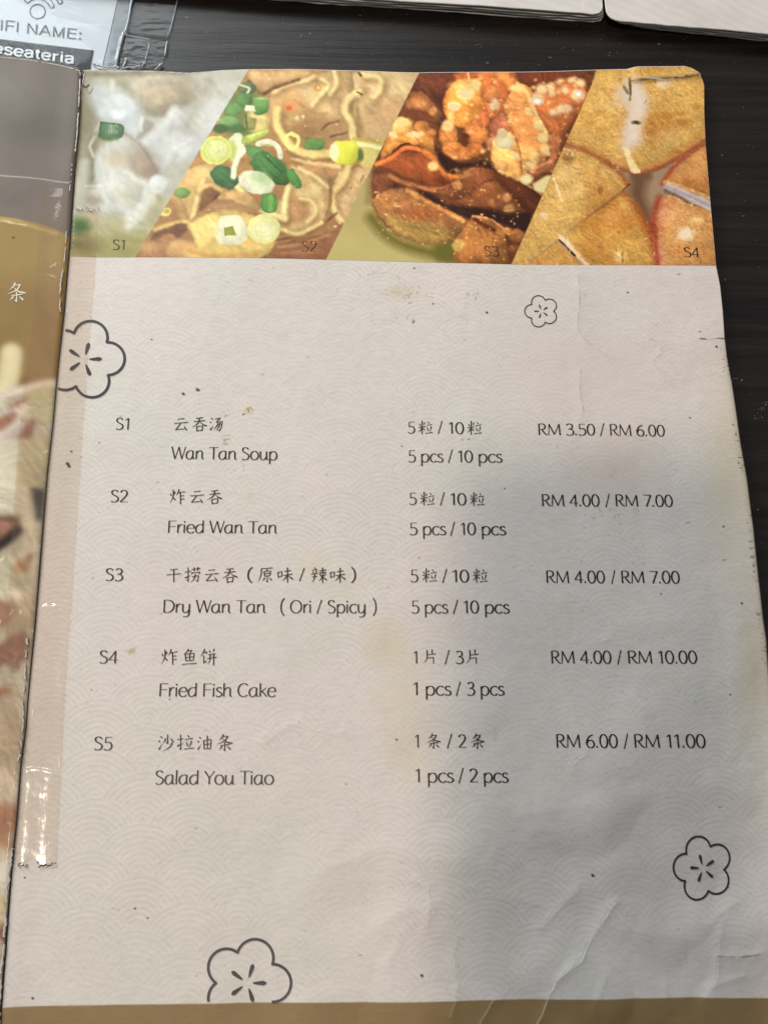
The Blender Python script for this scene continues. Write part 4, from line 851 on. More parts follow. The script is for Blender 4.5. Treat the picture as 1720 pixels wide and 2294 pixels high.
# ------------------------------------------------------------------ lettering: strokes laid on the page as ink
PEN = math.radians(12)
def ribbon(V, Fc, pts, ws, place, dz=0.0):
    """flat ribbon through pts with half widths ws, placed with place(x, y, dz)"""
    P = [np.array(p, float) for p in pts]; n = len(P); b0 = len(V)
    for i in range(n):
        t = P[min(i+1, n-1)]-P[max(i-1, 0)]
        if np.hypot(*t) < 1e-9: t = np.array((1., 0))
        t = t/np.hypot(*t); nn = np.array((-t[1], t[0]))
        for s in (-1, 1):
            q = P[i]+nn*s*ws[i]; V.append(place(q[0], q[1], dz))
    for i in range(n-1):
        a = b0+2*i; Fc.append((a, a+2, a+3, a+1))
LAT = {
 'S': (62, [('C', [(50,84),(41,95),(27,99),(13,93),(8,78),(15,64),(30,54),(46,44),(54,30),(50,12),(38,1),(22,-1),(6,6)])]),
 'T': (70, [('L', [(2,97),(70,97)]), ('L', [(36,97),(36,0)])]),
 'W': (104, [('L', [(3,100),(28,0)]), ('L', [(28,0),(54,98)], .6), ('L', [(54,98),(78,0)]), ('L', [(78,0),(103,100)], .6)]),
 'a': (70, [('C', [(54,64),(42,69),(26,66),(11,52),(6,30),(12,8),(28,-1),(42,5),(53,22)]), ('C', [(55,68),(54,40),(55,14),(60,3),(70,2)])]),
 'n': (68, [('L', [(10,68),(10,0)]), ('C', [(11,44),(20,60),(34,69),(46,66),(52,54),(52,30),(53,10),(58,2),(66,2)])]),
 'o': (68, [('O', (34, 34, 28, 35))]),
 'u': (68, [('C', [(9,68),(9,40),(10,18),(18,3),(32,0),(44,8),(53,26)]), ('C', [(54,68),(54,30),(55,10),(60,2),(68,2)])]),
 'p': (68, [('L', [(10,68),(10,-34)]), ('C', [(11,48),(22,64),(36,69),(52,62),(60,42),(58,18),(46,2),(30,-1),(12,8)])]),
 'F': (64, [('L', [(10,97),(10,0)]), ('L', [(10,97),(62,97)]), ('L', [(10,52),(56,52)])]),
 'r': (44, [('L', [(10,68),(10,0)]), ('C', [(11,40),(18,58),(30,68),(42,66)])]),
 'i': (24, [('L', [(11,68),(11,0)]), ('D', (11, 90, 7.5))]),
 'e': (62, [('L', [(8,38),(57,38)]), ('C', [(57,38),(54,56),(44,68),(30,69),(14,60),(6,38),(10,14),(24,0),(42,0),(56,10)])]),
 'd': (70, [('C', [(54,64),(42,69),(26,66),(11,52),(6,30),(12,8),(28,-1),(42,5),(54,22)]), ('L', [(57,102),(57,0)])]),
 'D': (84, [('L', [(10,97),(10,0)]), ('C', [(10,97),(34,98),(58,90),(74,68),(76,46),(66,18),(46,3),(26,0),(10,1)])]),
 'y': (66, [('C', [(9,68),(9,40),(10,18),(18,3),(32,0),(44,8),(53,26)]), ('C', [(54,68),(54,30),(54,-6),(46,-26),(30,-33),(14,-30)])]),
 'O': (96, [('O', (47, 49, 40, 50))]),
 'c': (57, [('C', [(53,60),(40,69),(24,66),(10,52),(6,32),(12,10),(28,-1),(42,1),(53,10)])]),
 'C': (76, [('C', [(70,86),(54,98),(34,97),(16,82),(7,56),(10,26),(26,4),(48,-1),(70,12)])]),
 'k': (56, [('L', [(10,102),(10,0)]), ('L', [(50,68),(13,34)], .7), ('L', [(22,42),(54,0)])]),
 'h': (68, [('L', [(10,102),(10,0)]), ('C', [(11,44),(20,60),(34,69),(46,66),(52,54),(52,30),(53,10),(58,2),(66,2)])]),
 's': (47, [('C', [(40,60),(30,69),(16,67),(8,55),(14,43),(28,35),(41,24),(40,8),(26,-1),(14,0),(4,7)])]),
 'l': (24, [('L', [(11,102),(11,0)])]),
 'Y': (66, [('L', [(2,97),(34,46)]), ('L', [(67,97),(34,46)], .7), ('L', [(34,48),(34,0)])]),
 'R': (68, [('L', [(10,97),(10,0)]), ('C', [(10,97),(30,99),(48,92),(54,76),(48,58),(32,50),(10,49)]), ('C', [(30,49),(42,26),(56,7),(70,1)])]),
 'M': (100, [('L', [(14,97),(9,0)], .6), ('L', [(14,97),(50,6)]), ('L', [(50,6),(86,97)], .6), ('L', [(86,97),(90,0)])]),
 '0': (64, [('O', (31, 49, 25, 50))]),
 '1': (50, [('L', [(8,82),(30,98)], .8), ('L', [(29,98),(29,0)])]),
 '2': (62, [('C', [(7,80),(14,94),(30,99),(46,92),(52,74),(44,52),(26,26),(6,2)]), ('L', [(6,2),(58,2)])]),
 '3': (62, [('C', [(8,88),(24,99),(42,95),(50,78),(42,60),(20,52)]), ('C', [(20,53),(42,50),(55,34),(52,12),(36,0),(20,-1),(5,6)])]),
 '4': (66, [('L', [(46,98),(4,26)], .8), ('L', [(3,27),(62,27)]), ('L', [(45,98),(45,0)])]),
 '5': (62, [('L', [(54,97),(14,97)]), ('L', [(14,97),(12,54)], .7), ('C', [(12,55),(30,60),(46,52),(54,34),(50,12),(36,0),(20,-1),(4,6)])]),
 '6': (64, [('C', [(52,96),(34,88),(16,68),(7,40),(12,12),(28,-1),(46,4),(56,24),(50,46),(34,56),(18,50),(9,36)])]),
 '7': (60, [('L', [(4,97),(57,97)]), ('L', [(57,97),(22,0)])]),
 '/': (40, [('L', [(36,106),(4,-8)], .75)]),
 '.': (26, [('D', (10, 6, 7.5))]),
 '(': (36, [('C', [(34,114),(18,92),(10,62),(10,28),(18,0),(34,-22)])]),
 ')': (36, [('C', [(2,114),(18,92),(26,62),(26,28),(18,0),(2,-22)])]),
 ' ': (32, []),
}
def lat_strokes(V, Fc, ch, ox, place, wt=1.0, mono=None, cnt=[0]):
    adv, st = LAT[ch]
    for s in st:
        cnt[0] = (cnt[0]+1) % 12; dz = cnt[0]*1.2e-6
        fac = s[2] if len(s) > 2 else 1
        if s[0] == 'D':
            cx, cy, r = s[1]; b0 = len(V); r *= (wt if not mono else mono/7.5*.75)
            V.append(place(ox+cx, cy, dz))
            for k in range(12): V.append(place(ox+cx+r*math.cos(k*math.pi/6), cy+r*math.sin(k*math.pi/6), dz))
            for k in range(12): Fc.append((b0, b0+1+k, b0+1+(k+1) % 12))
            continue
        if s[0] == 'O':
            cx, cy, rx, ry = s[1]; pts = [(cx+rx*math.cos(a), cy+ry*math.sin(a)) for a in np.linspace(0, 2*math.pi, 33)]
        elif s[0] == 'C': pts = [tuple(p) for p in catmull(s[1], 6)]
        else: pts = [s[1][0], tuple((np.array(s[1][0])+np.array(s[1][1]))/2), s[1][1]]
        ws = []
        n = len(pts)
        for i in range(n):
            if s[0] == 'O': t = (pts[(i+1) % (n-1)][0]-pts[i-1 if i else n-2][0], pts[(i+1) % (n-1)][1]-pts[i-1 if i else n-2][1])
            else: t = (pts[min(i+1, n-1)][0]-pts[max(i-1, 0)][0], pts[min(i+1, n-1)][1]-pts[max(i-1, 0)][1])
            th = math.atan2(t[1], t[0])
            wv = mono/2 if mono else (5.4+7.2*abs(math.sin(th-PEN+.2)))/2*wt*fac
            if s[0] == 'L' and not mono and i == 1: wv *= .88
            ws.append(wv)
        ribbon(V, Fc, [(ox+x, y) for x, y in pts], ws, place, dz)
    return adv
KAI = {
 '云': 'h 28,20 70,15;h 8,45 92,38;z 48,42 32,64 16,83 76,77;d 66,60 84,88',
 '吞': 'h 30,14 72,9;h 18,33 84,26;p 50,12 48,32 34,50 6,66;n 52,30 68,48 96,60;v 34,62 37,93;z 34,63 70,58 66,88;h 37,87 66,84',
 '汤': 'd 18,12 28,20;d 10,34 19,42;t 12,86 32,58;z 42,20 74,12 50,38 86,33 79,70 68,90 58,82;p 62,42 50,64 32,80;p 73,40 64,66 46,90',
 '炸': 'd 8,30 15,46;p 38,20 29,40;p 26,8 26,40 20,64 4,92;d 27,54 39,72;p 62,5 56,24 43,42;h 56,27 98,20;v 69,26 70,97;h 70,47 92,43;h 70,67 93,62',
 '干': 'h 28,18 76,13;h 6,50 96,42;v 51,17 51,97',
 '捞': 'h 4,34 38,27;z 23,6 24,87 14,78;t 4,68 40,52;h 44,18 96,11;v 59,6 61,27;v 82,3 78,25;p 48,33 43,47;z 48,38 93,32 86,45;z 46,62 85,54 79,88 66,82;p 66,45 61,68 40,95',
 '原': 'h 20,14 90,8;p 22,14 20,50 3,93;p 58,14 50,27;v 38,30 41,59;z 38,30 77,26 73,55;h 41,43 73,40;h 41,57 73,54;z 57,56 57,91 49,84;p 43,66 30,86;d 68,66 84,82',
 '味': 'v 8,34 11,67;z 8,35 32,31 29,61;h 11,62 30,59;h 46,30 86,24;h 38,53 95,44;v 65,6 65,97;p 62,50 54,67 33,84;n 67,48 79,63 99,75',
 '辣': 'd 24,4 31,13;h 10,21 43,16;d 15,27 20,38;p 37,24 32,37;h 3,45 47,38;h 10,62 41,56;p 27,42 24,70 10,95;h 52,25 95,18;v 57,35 60,57;z 57,36 89,31 86,52;h 60,54 86,51;v 73,5 73,97;p 71,56 64,72 49,85;n 75,56 85,69 99,80',
 '鱼': 'p 46,2 36,18 17,35;z 42,13 65,10 53,29;v 26,32 30,74;z 26,33 79,28 73,71;h 30,52 74,48;v 52,30 52,70;h 30,72 73,69;h 6,93 95,86',
 '饼': 'p 31,5 24,25 7,49;z 24,27 43,22 38,34;z 26,42 26,84 43,70;d 56,13 63,26;p 85,5 77,24;h 50,38 93,32;h 44,60 99,51;p 62,38 60,70 45,91;v 81,34 81,98',
 '沙': 'd 20,14 30,24;d 8,38 18,47;t 10,90 31,56;z 60,5 60,55 51,48;p 50,26 44,40 33,53;d 74,27 94,45;p 88,48 70,76 32,99',
 '拉': 'h 4,34 39,28;z 24,6 25,88 15,80;t 3,70 41,53;d 63,8 72,20;h 48,33 93,26;d 55,44 64,70;p 85,40 78,60 70,80;h 42,87 99,80',
 '油': 'd 18,16 28,25;d 8,38 18,47;t 10,90 29,58;v 44,36 47,88;z 44,37 87,31 83,86;v 65,8 65,82;h 47,60 84,55;h 47,85 83,82',
 '条': 'p 44,3 36,20 17,39;z 40,17 68,13;p 69,12 50,40 6,60;n 36,25 60,46 97,55;h 26,67 79,60;z 51,48 51,95 42,86;p 36,70 19,90;d 64,70 84,89',
 '粒': 'd 8,22 18,38;p 46,14 38,34;h 3,49 52,42;v 28,3 28,97;p 27,49 18,66 1,82;d 33,53 46,68;d 66,10 76,21;h 56,35 96,29;d 62,46 69,72;p 91,42 80,78;h 48,89 100,83',
 '片': 'p 28,8 28,50 22,74 4,94;v 60,4 60,36;h 28,39 84,33;z 28,60 69,56 69,98',
}
def kai_strokes(V, Fc, ch, place, wt=1.0, cnt=[0]):
    """brush strokes in a 100 x 100 box, y down; place takes box coords"""
    for st in KAI[ch].split(';'):
        ty, rest = st[0], st[2:]; pts = [tuple(float(a) for a in q.split(',')) for q in rest.split()]
        cnt[0] = (cnt[0]+1) % 15; dz = cnt[0]*1.2e-6
        if ty in 'pn' and len(pts) > 2: P = catmull(pts, 5)
        elif ty == 'z':
            P = []
            for a, b in zip(pts[:-1], pts[1:]):
                for k in range(4): P.append(np.array(a)+(np.array(b)-np.array(a))*k/4)
            P.append(np.array(pts[-1]))
        else:
            a, b = np.array(pts[0]), np.array(pts[-1]); P = [a+(b-a)*k/6 for k in range(7)]
        P = [np.array(p, float) for p in P]
        L = np.r_[0, np.cumsum([np.hypot(*(P[i+1]-P[i])) for i in range(len(P)-1)])]; L /= L[-1]
        prof = {'h': ([0,.1,.5,.9,1], [5,5.5,4.2,7,4.5]), 'v': ([0,.1,.5,.92,1], [8,9.5,7,8.5,5]), 'p': ([0,.1,.5,.85,1], [7,9,7,3.5,1.2]),
                'n': ([0,.3,.78,.9,1], [3,5.5,10,8,1.5]), 'd': ([0,.3,.75,1], [2.5,6.5,10,5]), 't': ([0,.15,.5,1], [6,9.5,6,1.5]), 'z': ([0,.05,.5,.9,1], [7,7,6.2,7,3])}[ty]
        ws = np.interp(L, prof[0], prof[1])/2*wt
        if ty == 'z':     # break ribbons at the corners so they do not pinch
            for s in range(len(pts)-1):
                seg = P[s*4:s*4+5]; w2 = list(ws[s*4:s*4+5])
                dx, dy = seg[-1]-seg[0]
                if abs(dx) > abs(dy)*1.6: w2 = [q*.75 for q in w2]
                e = (seg[-1]-seg[0])/max(np.hypot(*(seg[-1]-seg[0])), 1e-6)
                if s < len(pts)-2: seg = seg[:-1]+[seg[-1]+e*2.2]
                ribbon(V, Fc, seg, w2, place, dz); dz += 1e-6
        else: ribbon(V, Fc, P, ws, place, dz)
INK = .00013
def text_obj(tokens, parent, mat_, fn=page_z, name='printed_text', wt=1.0, capv=None, mono=None):
    """tokens: (string, x0, x1, y0, y1, cap px) latin runs on a baseline, or (char, cx, cy, size) one brush character"""
    V, Fc = [], []
    for t in tokens:
        if len(t) == 4:
            ch, cx, cy, s = t
            pl = lambda u, v, dz, cx=cx, cy=cy, s=s: (cx+(u-50)/100*s, cy+(v-50)/100*s+(u-50)/100*s*.004, INK+dz)
            kai_strokes(V, Fc, ch, pl, wt)
        else:
            st, x0, x1, y0, y1, cap = t
            total = sum(LAT[c][0] for c in st)-6
            x0w = np.array((x0, y0)); d = np.array((x1-x0, y1-y0))
            lean = -(x0+x1-1560)*.5*.0001305     # verticals of the page lean in the picture
            def pl(u, v, dz, ox=x0w, d=d, total=total, cap=cap, lean=lean):
                q = ox+d*((u-4)/total); h = v/97*cap
                return (q[0]-h*((q[0]-775)*.000128), q[1]-h, INK+dz)
            ox = 0
            for c in st: ox += lat_strokes(V, Fc, c, ox, pl, wt, mono)
    return obj(name, mesh(name, place_all(V, fn), Fc), parent, mat_)

TX = [
 [('S1',260,293,962,962.5,25)], [('云',406.5,950.5,37),('吞',447,951,38),('汤',485,950.5,37)], [('Wan Tan Soup',385,621.5,1028,1030.5,26.5)],
 [('S2',248.8,287,1124.5,1125,26)], [('炸',397.5,1112.6,37),('云',442,1113,37),('吞',481,1114,38)], [('Fried Wan Tan',376.5,621,1193.5,1195,26.5)],
 [('S3',237,276,1300.5,1301,26.5)], [('干',389.5,1288,36),('捞',432,1288,38),('云',475,1289,37),('吞',515,1289.5,39),('(',554,565,1300,1300,25),('原',596.3,1288,38),('味',638.5,1288,38),('/',671,682,1300,1300,25),('辣',714,1288.5,38),('味',756,1288.5,38),(')',788,798,1300,1300,25)],
 [('Dry Wan Tan',366,595.5,1372,1373,27.5),('(',628,637,1373,1373,28),('Ori',650,698,1373,1373,27.5),('/',710,721,1373,1373,27),('Spicy',734.5,820,1373,1373,27.5),(')',836,844,1373,1373,28)],
 [('S4',223.4,264.5,1485.5,1486,27.5)], [('炸',379.6,1471.5,39),('鱼',424.5,1472,38),('饼',466.5,1471.5,40)], [('Fried Fish Cake',357,618,1560,1560.5,28.5)],
 [('S5',211.4,252.5,1679.5,1680,28.5)], [('沙',372,1663.5,40),('拉',415.6,1663.5,40),('油',459,1664,39),('条',503.5,1663.5,40)], [('Salad You Tiao',348.5,613.5,1756.5,1757,29.5)],
 [('5',914,930,970.5,970.5,25),('粒',952.3,958,33),('/',981,991,970.5,970.5,25),('10',1004,1039.5,971.5,972,25),('粒',1062,958.8,33)],
 [('RM 3.50',1205.5,1333,974.5,975,24.5),('/',1344,1354,975,975,24.5),('RM 6.00',1366,1489,975.5,977.5,24.5)],
 [('5 pcs',914.8,992.4,1035,1035,25.5),('/',1004,1014,1035,1035,25.5),('10 pcs',1025,1124.5,1035.5,1035.5,25.5)],
 [('5',917,933.5,1130,1130,25.5),('粒',956.7,1117.5,33.5),('/',986,996,1130.5,1130.5,25.5),('10',1008,1045,1131,1131.5,25.5),('粒',1068,1118.2,33.5)],
 [('RM 4.00',1213.5,1343,1133.5,1134,25.5),('/',1356,1366,1134,1134,25.5),('RM 7.00',1378.5,1507,1134,1135,25.5)],
 [('5 pcs',918,998.5,1198,1198,26.5),('/',1009,1019,1198,1198,26.5),('10 pcs',1031,1132.5,1198,1198,26.5)],
 [('5',920,937,1303.3,1303.3,26.5),('粒',961.6,1289.3,34),('/',991,1001.5,1303.5,1303.5,26.5),('10',1012.5,1051,1304,1304,26.5),('粒',1074.5,1290,34)],
 [('RM 4.00',1223.5,1355,1305.5,1306,26.5),('/',1369,1378.5,1306,1306,26.5),('RM 7.00',1391.5,1522.5,1306,1306.5,26.5)],
 [('5 pcs',922,1003,1373.3,1373.3,27),('/',1015,1026,1373.3,1373.3,27),('10 pcs',1037.5,1140.5,1373.3,1373.3,27)],
 [('1',925.5,938.5,1486,1486,27),('片',963.9,1470.6,35),('/',996.5,1007,1486,1486,27.5),('3',1021,1038.4,1486,1486,27),('片',1059.5,1471,35)],
 [('RM 4.00',1234.5,1369.5,1486,1486,27.5),('/',1382.5,1392.5,1486,1486,27.5),('RM 10.00',1406.5,1561.6,1486,1486,27.5)],
 [('1 pcs',925,1010.3,1557,1557,28),('/',1021.5,1032,1557,1557,28),('3 pcs',1046,1129,1557,1557,28)],
 [('1',928.5,942,1674.3,1674.3,28),('条',970.6,1659.8,36),('/',1001.5,1013,1674.3,1674.3,28.5),('2',1027,1044.5,1674.3,1674.3,28),('条',1068.7,1659.8,36)],
 [('RM 6.00',1246,1384,1674.5,1674.5,29),('/',1397,1407.5,1674.5,1674.5,28.5),('RM 11.00',1420.5,1580.5,1674.5,1674.5,29)],
 [('1 pcs',929.5,1015.6,1752,1752,29),('/',1027.5,1038.5,1752,1752,29),('2 pcs',1052,1138,1752,1752,29)],
]
for tk in TX: text_obj(tk, page, M_ink, wt=.88)
text_obj([('S1',253,283,559.5,559.5,21.5)], page, M_ink, wt=.8); text_obj([('S2',676,710,563.5,564,22.5)], page, M_ink, wt=.6)
text_obj([('S3',1084.5,1118,574,574,21.5)], page, M_ink, wt=.7); text_obj([('S4',1532.5,1566.5,576,576.5,21)], page, M_ink, wt=.95)
text_obj([('条',38,655,46)], lpage, M_white_ink, left_z, wt=.85)

# five-petalled blossoms printed in outline
def blossom(cx, cy, R, Ry, rot, lw, clip=None):
    V, Fc = [], []; a_ = .582; r_ = .418
    def pl(u, v, dz): return (cx+u*R, cy-v*Ry, INK+.00002+dz)
    ok = clip or (lambda x, y: True)
    for k in range(5):
        th = math.radians(rot+72*k); cxx, cyy = a_*math.cos(th), a_*math.sin(th)
        run = []
        for q in np.linspace(-1.62, 1.62, 29):
            x, y = cxx+r_*math.cos(th+q), cyy+r_*math.sin(th+q)
            if ok(cx+x*R, cy-y*Ry): run.append((x, y))
            elif len(run) > 1: ribbon(V, Fc, run, [lw/R/2]*len(run), pl, k*2e-6); run = []
            else: run = []
        if len(run) > 1: ribbon(V, Fc, run, [lw/R/2]*len(run), pl, k*2e-6)
        sp = []; sw = []
        for q in np.linspace(0, 1, 11):
            rr = .12+.32*q; x, y = rr*math.cos(th), rr*math.sin(th)
            if not ok(cx+x*R, cy-y*Ry): continue
            sp.append((x, y)); sw.append(.056*math.sqrt(max(q*(1.0-max(0, q-.78)*4.4), .0)) if q > 0 else .002)
        if len(sp) > 2: ribbon(V, Fc, sp, sw, pl, 1e-5)
    obj('printed_blossom', mesh('printed_blossom', place_all(V), Fc), page, M_navy)
spx = lambda y: float(np.interp(y, SPINE_Y, SPINE_X))
blossom(189, 805.5, 91, 88, 2, 6, lambda x, y: x > spx(y)+2)
blossom(1212, 697.5, 37.5, 36, 36, 2.2)
blossom(1573, 1945, 66, 73, 33, 4)
blossom(554, 2202, 98, 101, 0, 6, lambda x, y: y < 2246)

# ------------------------------------------------------------------ clear tape along the spine
TR = [(222,470),(219,540),(212,640),(205,720),(196,830),(187,960),(178,1100),(166,1290),(157,1420),(150,1520),(143,1640),(137,1760),(131,1880),(128,1936)]
TL = [(99,424+4),(92,500),(86,560),(76,680),(66,790),(52,900),(44,1000),(36,1120),(27,1250),(18,1400),(8,1560),(-6,1700),(-20,1850),(-26,1936)]
def tape_z(x, y, G_, lift=.00025):
    X, Y = PROJ(x, y, 0.0); sx = np.interp(Y, SPINE_Y, SPINE_X)-3
    t = np.clip((X-sx+7)/14, 0, 1); t = t*t*(3-2*t)
    z = left_z(X, Y)*(1-t)+page_z(X, Y)*t+lift
    z = z-.0007*np.exp(-((X-sx)/5)**2)                                    # dips into the gap
    for yy, h, side in ((600,.12,0),(628,.2,0),(702,.2,1),(700,.12,0),(852,.15,0),(948,.14,1),(1035,.1,0),(1190,.15,1),(1348,.24,2),(1356,.24,1),(1540,.14,2),(1590,.12,0),(1722,.26,2),(1760,.12,0),(430+20,.1,0)):
        wob = yy+6*np.sin(X*.05+yy)+3*noise(X, Y, 12, yy)+(X-120)*(.06 if side else .12)
        m_ = np.where(X > sx, 1.0 if side else .15, .2 if side == 1 else 1.0)
        z = z+h*.5e-3*m_*np.exp(-((Y-wob)/4.5)**2)
    return z+.00006*fbm(X, Y, 24, 61, 3)
def spine_tape():
    nu, nv = 70, 420
    top = [(99,428),(106,421),(120,432),(140,426),(150,436),(163,430),(175,470),(190,476),(205,468),(222,470)]
    bot = [(-26,1936),(0,1930),(36,1930),(45,1938),(60,1940),(72,1926),(84,1924),(92,1936),(108,1940),(128,1936)]
    Gt = coons(towld(top), towld(bot), towld(TL), towld(TR), nu, nv)
    x, y = Gt[..., 0], Gt[..., 1]; X, Y = PROJ(x, y, 0.0)
    z = tape_z(x, y, Gt)
    # right margin has come loose and stands up as a thin curl between y 1350 and 1730
    e = np.interp(Y, [p[1] for p in TR], [p[0] for p in TR])-X
    k = np.clip((Y-1350)/40, 0, 1)*np.clip((1730-Y)/40, 0, 1)
    z = z+k*.00018*np.exp(-((e-7)/5.0)**2)*(.7+.6*noise(X*0, Y, 26, 62))
    s = X-(np.interp(Y, SPINE_Y, SPINE_X)-3)
    z = z+np.clip((Y-1350)/60, 0, 1)*np.clip((1740-Y)/60, 0, 1)*.00016*np.exp(-((s-14)/5)**2)*(.6+.8*noise(X*0, Y, 22, 63))
    q = np.arange(nu*nv).reshape(nv, nu); Fc = np.stack([q[1:, :-1], q[1:, 1:], q[:-1, 1:], q[:-1, :-1]], -1).reshape(-1, 4).tolist()
    me = mesh('clear_tape', np.stack([x, y, z], -1).reshape(-1, 3).tolist(), Fc, smooth=True)
    M = clear_mat('spine_tape_film', (.975, .935, .895), .09, .34, .00004, 260, haze=.05, hcol=(.62, .53, .46), aniso=(1.6, .5, 1))
    obj('clear_tape', me, menu, M, 'aged clear tape along the spine')
    # grime gathered at the torn ends and along the cut edge
    Md = plain('tape_grime', (.10, .075, .06), .8, .2, .4, 1500)
    V, Fc = [], []
    random.seed(5)
    def speck(px, py, r, ar=1.0, fn=page_z, up=.00045):
        n = 7; b0 = len(V); pts = [(px+r*ar*random.uniform(.6, 1.2)*math.cos(a), py+r*random.uniform(.6, 1.2)*math.sin(a)) for a in np.linspace(0, 2*math.pi, n, endpoint=False)]
        V.append(on_page(px, py, up+.00012, fn))
        for p in pts: V.append(on_page(p[0], p[1], up, fn))
        for j in range(n): Fc.append((b0, b0+1+j, b0+1+(j+1) % n))
    for i in range(46):
        x = random.choice([random.uniform(42, 68), random.uniform(86, 127)]); speck(x, 1937+random.gauss(0, 3.2), random.uniform(.7, 2.4), 1.3)
    for i in range(230):
        t = random.random(); y = 480+t*1450; x = float(np.interp(y, [p[1] for p in TR], [p[0] for p in TR]))+random.gauss(0, .5)
        if noise(np.array(0.), np.array(y), 60, 8) > .42: speck(x, y, random.uniform(.3, .85), .6)
    for i in range(40):
        speck(random.uniform(172, 224), 476+random.gauss(0, 3)-(0 if random.random() < .6 else 8), random.uniform(.5, 1.6))
    me = mesh('tape_grime', V, Fc); obj('tape_grime', me, menu, Md)['kind'] = 'stuff'
spine_tape()
# pale broken laminate at the page edges beside the spine
def edge_bead(name, pts, r, fn, mat_, jit=.5, up=0.0, gaps=.0, seed=1):
    random.seed(seed)
    P = catmull(pts, 10); V, Fc = [], []; n = 6; prev = False
    for i, p in enumerate(P):
        c = np.array(on_page(p[0]+random.gauss(0, jit), p[1], up, fn)); a = P[min(i+1, len(P)-1)]-P[max(i-1, 0)]
        a0 = np.array(W(P[max(i-1, 0)][0], P[max(i-1, 0)][1])); a1 = np.array(W(P[min(i+1, len(P)-1)][0], P[min(i+1, len(P)-1)][1]))
        t = a1-a0; t /= max(np.hypot(*t), 1e-9); nn = (-t[1], t[0]); rr = r*random.uniform(.45, 1.3)
        b0 = len(V)
        for k in range(n):
            a = 2*math.pi*k/n; V.append((c[0]+nn[0]*rr*math.cos(a), c[1]+nn[1]*rr*math.cos(a), c[2]+rr*.6*math.sin(a)))
        skip = random.random() < gaps
        if prev and not skip:
            for k in range(n): Fc.append((b0-n+k, b0-n+(k+1) % n, b0+(k+1) % n, b0+k))
        prev = not skip
    me = mesh(name, V, Fc, smooth=True); return obj(name, me, menu, mat_)
M_lam = plain('cracked_laminate', (.44, .42, .38), .4, .4, .2, 900)
M_lamd = plain('grey_laminate_edge', (.30, .28, .24), .3, .5, .3, 900)
edge_bead('laminate_edge', [(178,160),(180.5,170),(178,226),(174,295),(169,345)], .00022, left_z, M_lam, .3, .0001, .1, 1)
edge_bead('laminate_edge', [(163,365),(160.5,400),(157,428)], .00020, left_z, M_lam, .3, .0001, .2, 2)
edge_bead('laminate_edge', [(152,470),(150,540),(146,590),(140,625)], .00016, left_z, M_lam, .3, .0006, .25, 3)
edge_bead('laminate_edge', [(143,604),(138,640),(136,690),(139,700)], .00026, left_z, M_lam, .9, .0005, .1, 4)
edge_bead('laminate_edge', [(64,1430),(58,1500),(54,1570),(52,1640),(46,1690),(42,1704)], .00034, left_z, M_lam, 1.0, .0004, .15, 5)
edge_bead('laminate_edge', [(30,1900),(22,1948),(14,2030),(10,2099),(4,2180),(0,2241),(-6,2320)], .00042, left_z, M_lam, 1.2, .0000, .05, 6)
edge_bead('laminate_edge', [(186,158),(191,163),(187,180),(183,226)], .0003, page_z, M_lam, .7, .0001, .1, 7)
edge_bead('laminate_edge', [(183,240),(179,295),(171,380),(160,535),(153,604)], .00012, page_z, M_lamd, .3, .0001, .1, 8)
edge_bead('laminate_edge', [(-30,132-6),(0,128),(60,134),(94,139),(140,148),(170,156),(180,159)], .00022, left_z, M_lam, .3, .0, .05, 9)
edge_bead('laminate_edge', [(190,160),(253,158),(363,160),(422,163.5),(455,161),(498,158)], .00010, page_z, M_lam, .3, .0, .2, 10)

# ------------------------------------------------------------------ wifi card in a clear sleeve taped to the table
wifi = thing('wifi_card', 'white wifi name card in a clear plastic sleeve above the left menu page', 'card', (0, 0, TZ))
def flat(name, pts, z, thick, parent, mat_, loc=(0, 0, 0), sub=None):
    Pw = [W(px, py, z) for px, py in pts]; n = len(Pw)
    V = [(x-loc[0], y-loc[1], z-loc[2]) for x, y in Pw]
    Fc = [tuple(range(n))]
    a = sum(Pw[i][0]*Pw[(i+1) % n][1]-Pw[(i+1) % n][0]*Pw[i][1] for i in range(n))
    if thick:
        V += [(x, y, zz_-thick) for x, y, zz_ in V[:n]]
        Fc += [(i, n+i, n+(i+1) % n, (i+1) % n) for i in range(n)]+[tuple(range(2*n-1, n-1, -1))]
    me = mesh(name, V, Fc)
    if a < 0: me.flip_normals()
    return obj(name, me, parent, mat_)
LOC = (0, 0, TZ)
M_card = plain('white_card', (.45, .475, .50), .5, .4, .05, 500, .00002)
zc = TZ+.0006
card = flat('card_sheet', [(-620,-150),(276,-60),(263,0),(247,75),(231,142),(232,200),(-640,110)], zc, .0003, wifi, M_card, LOC)
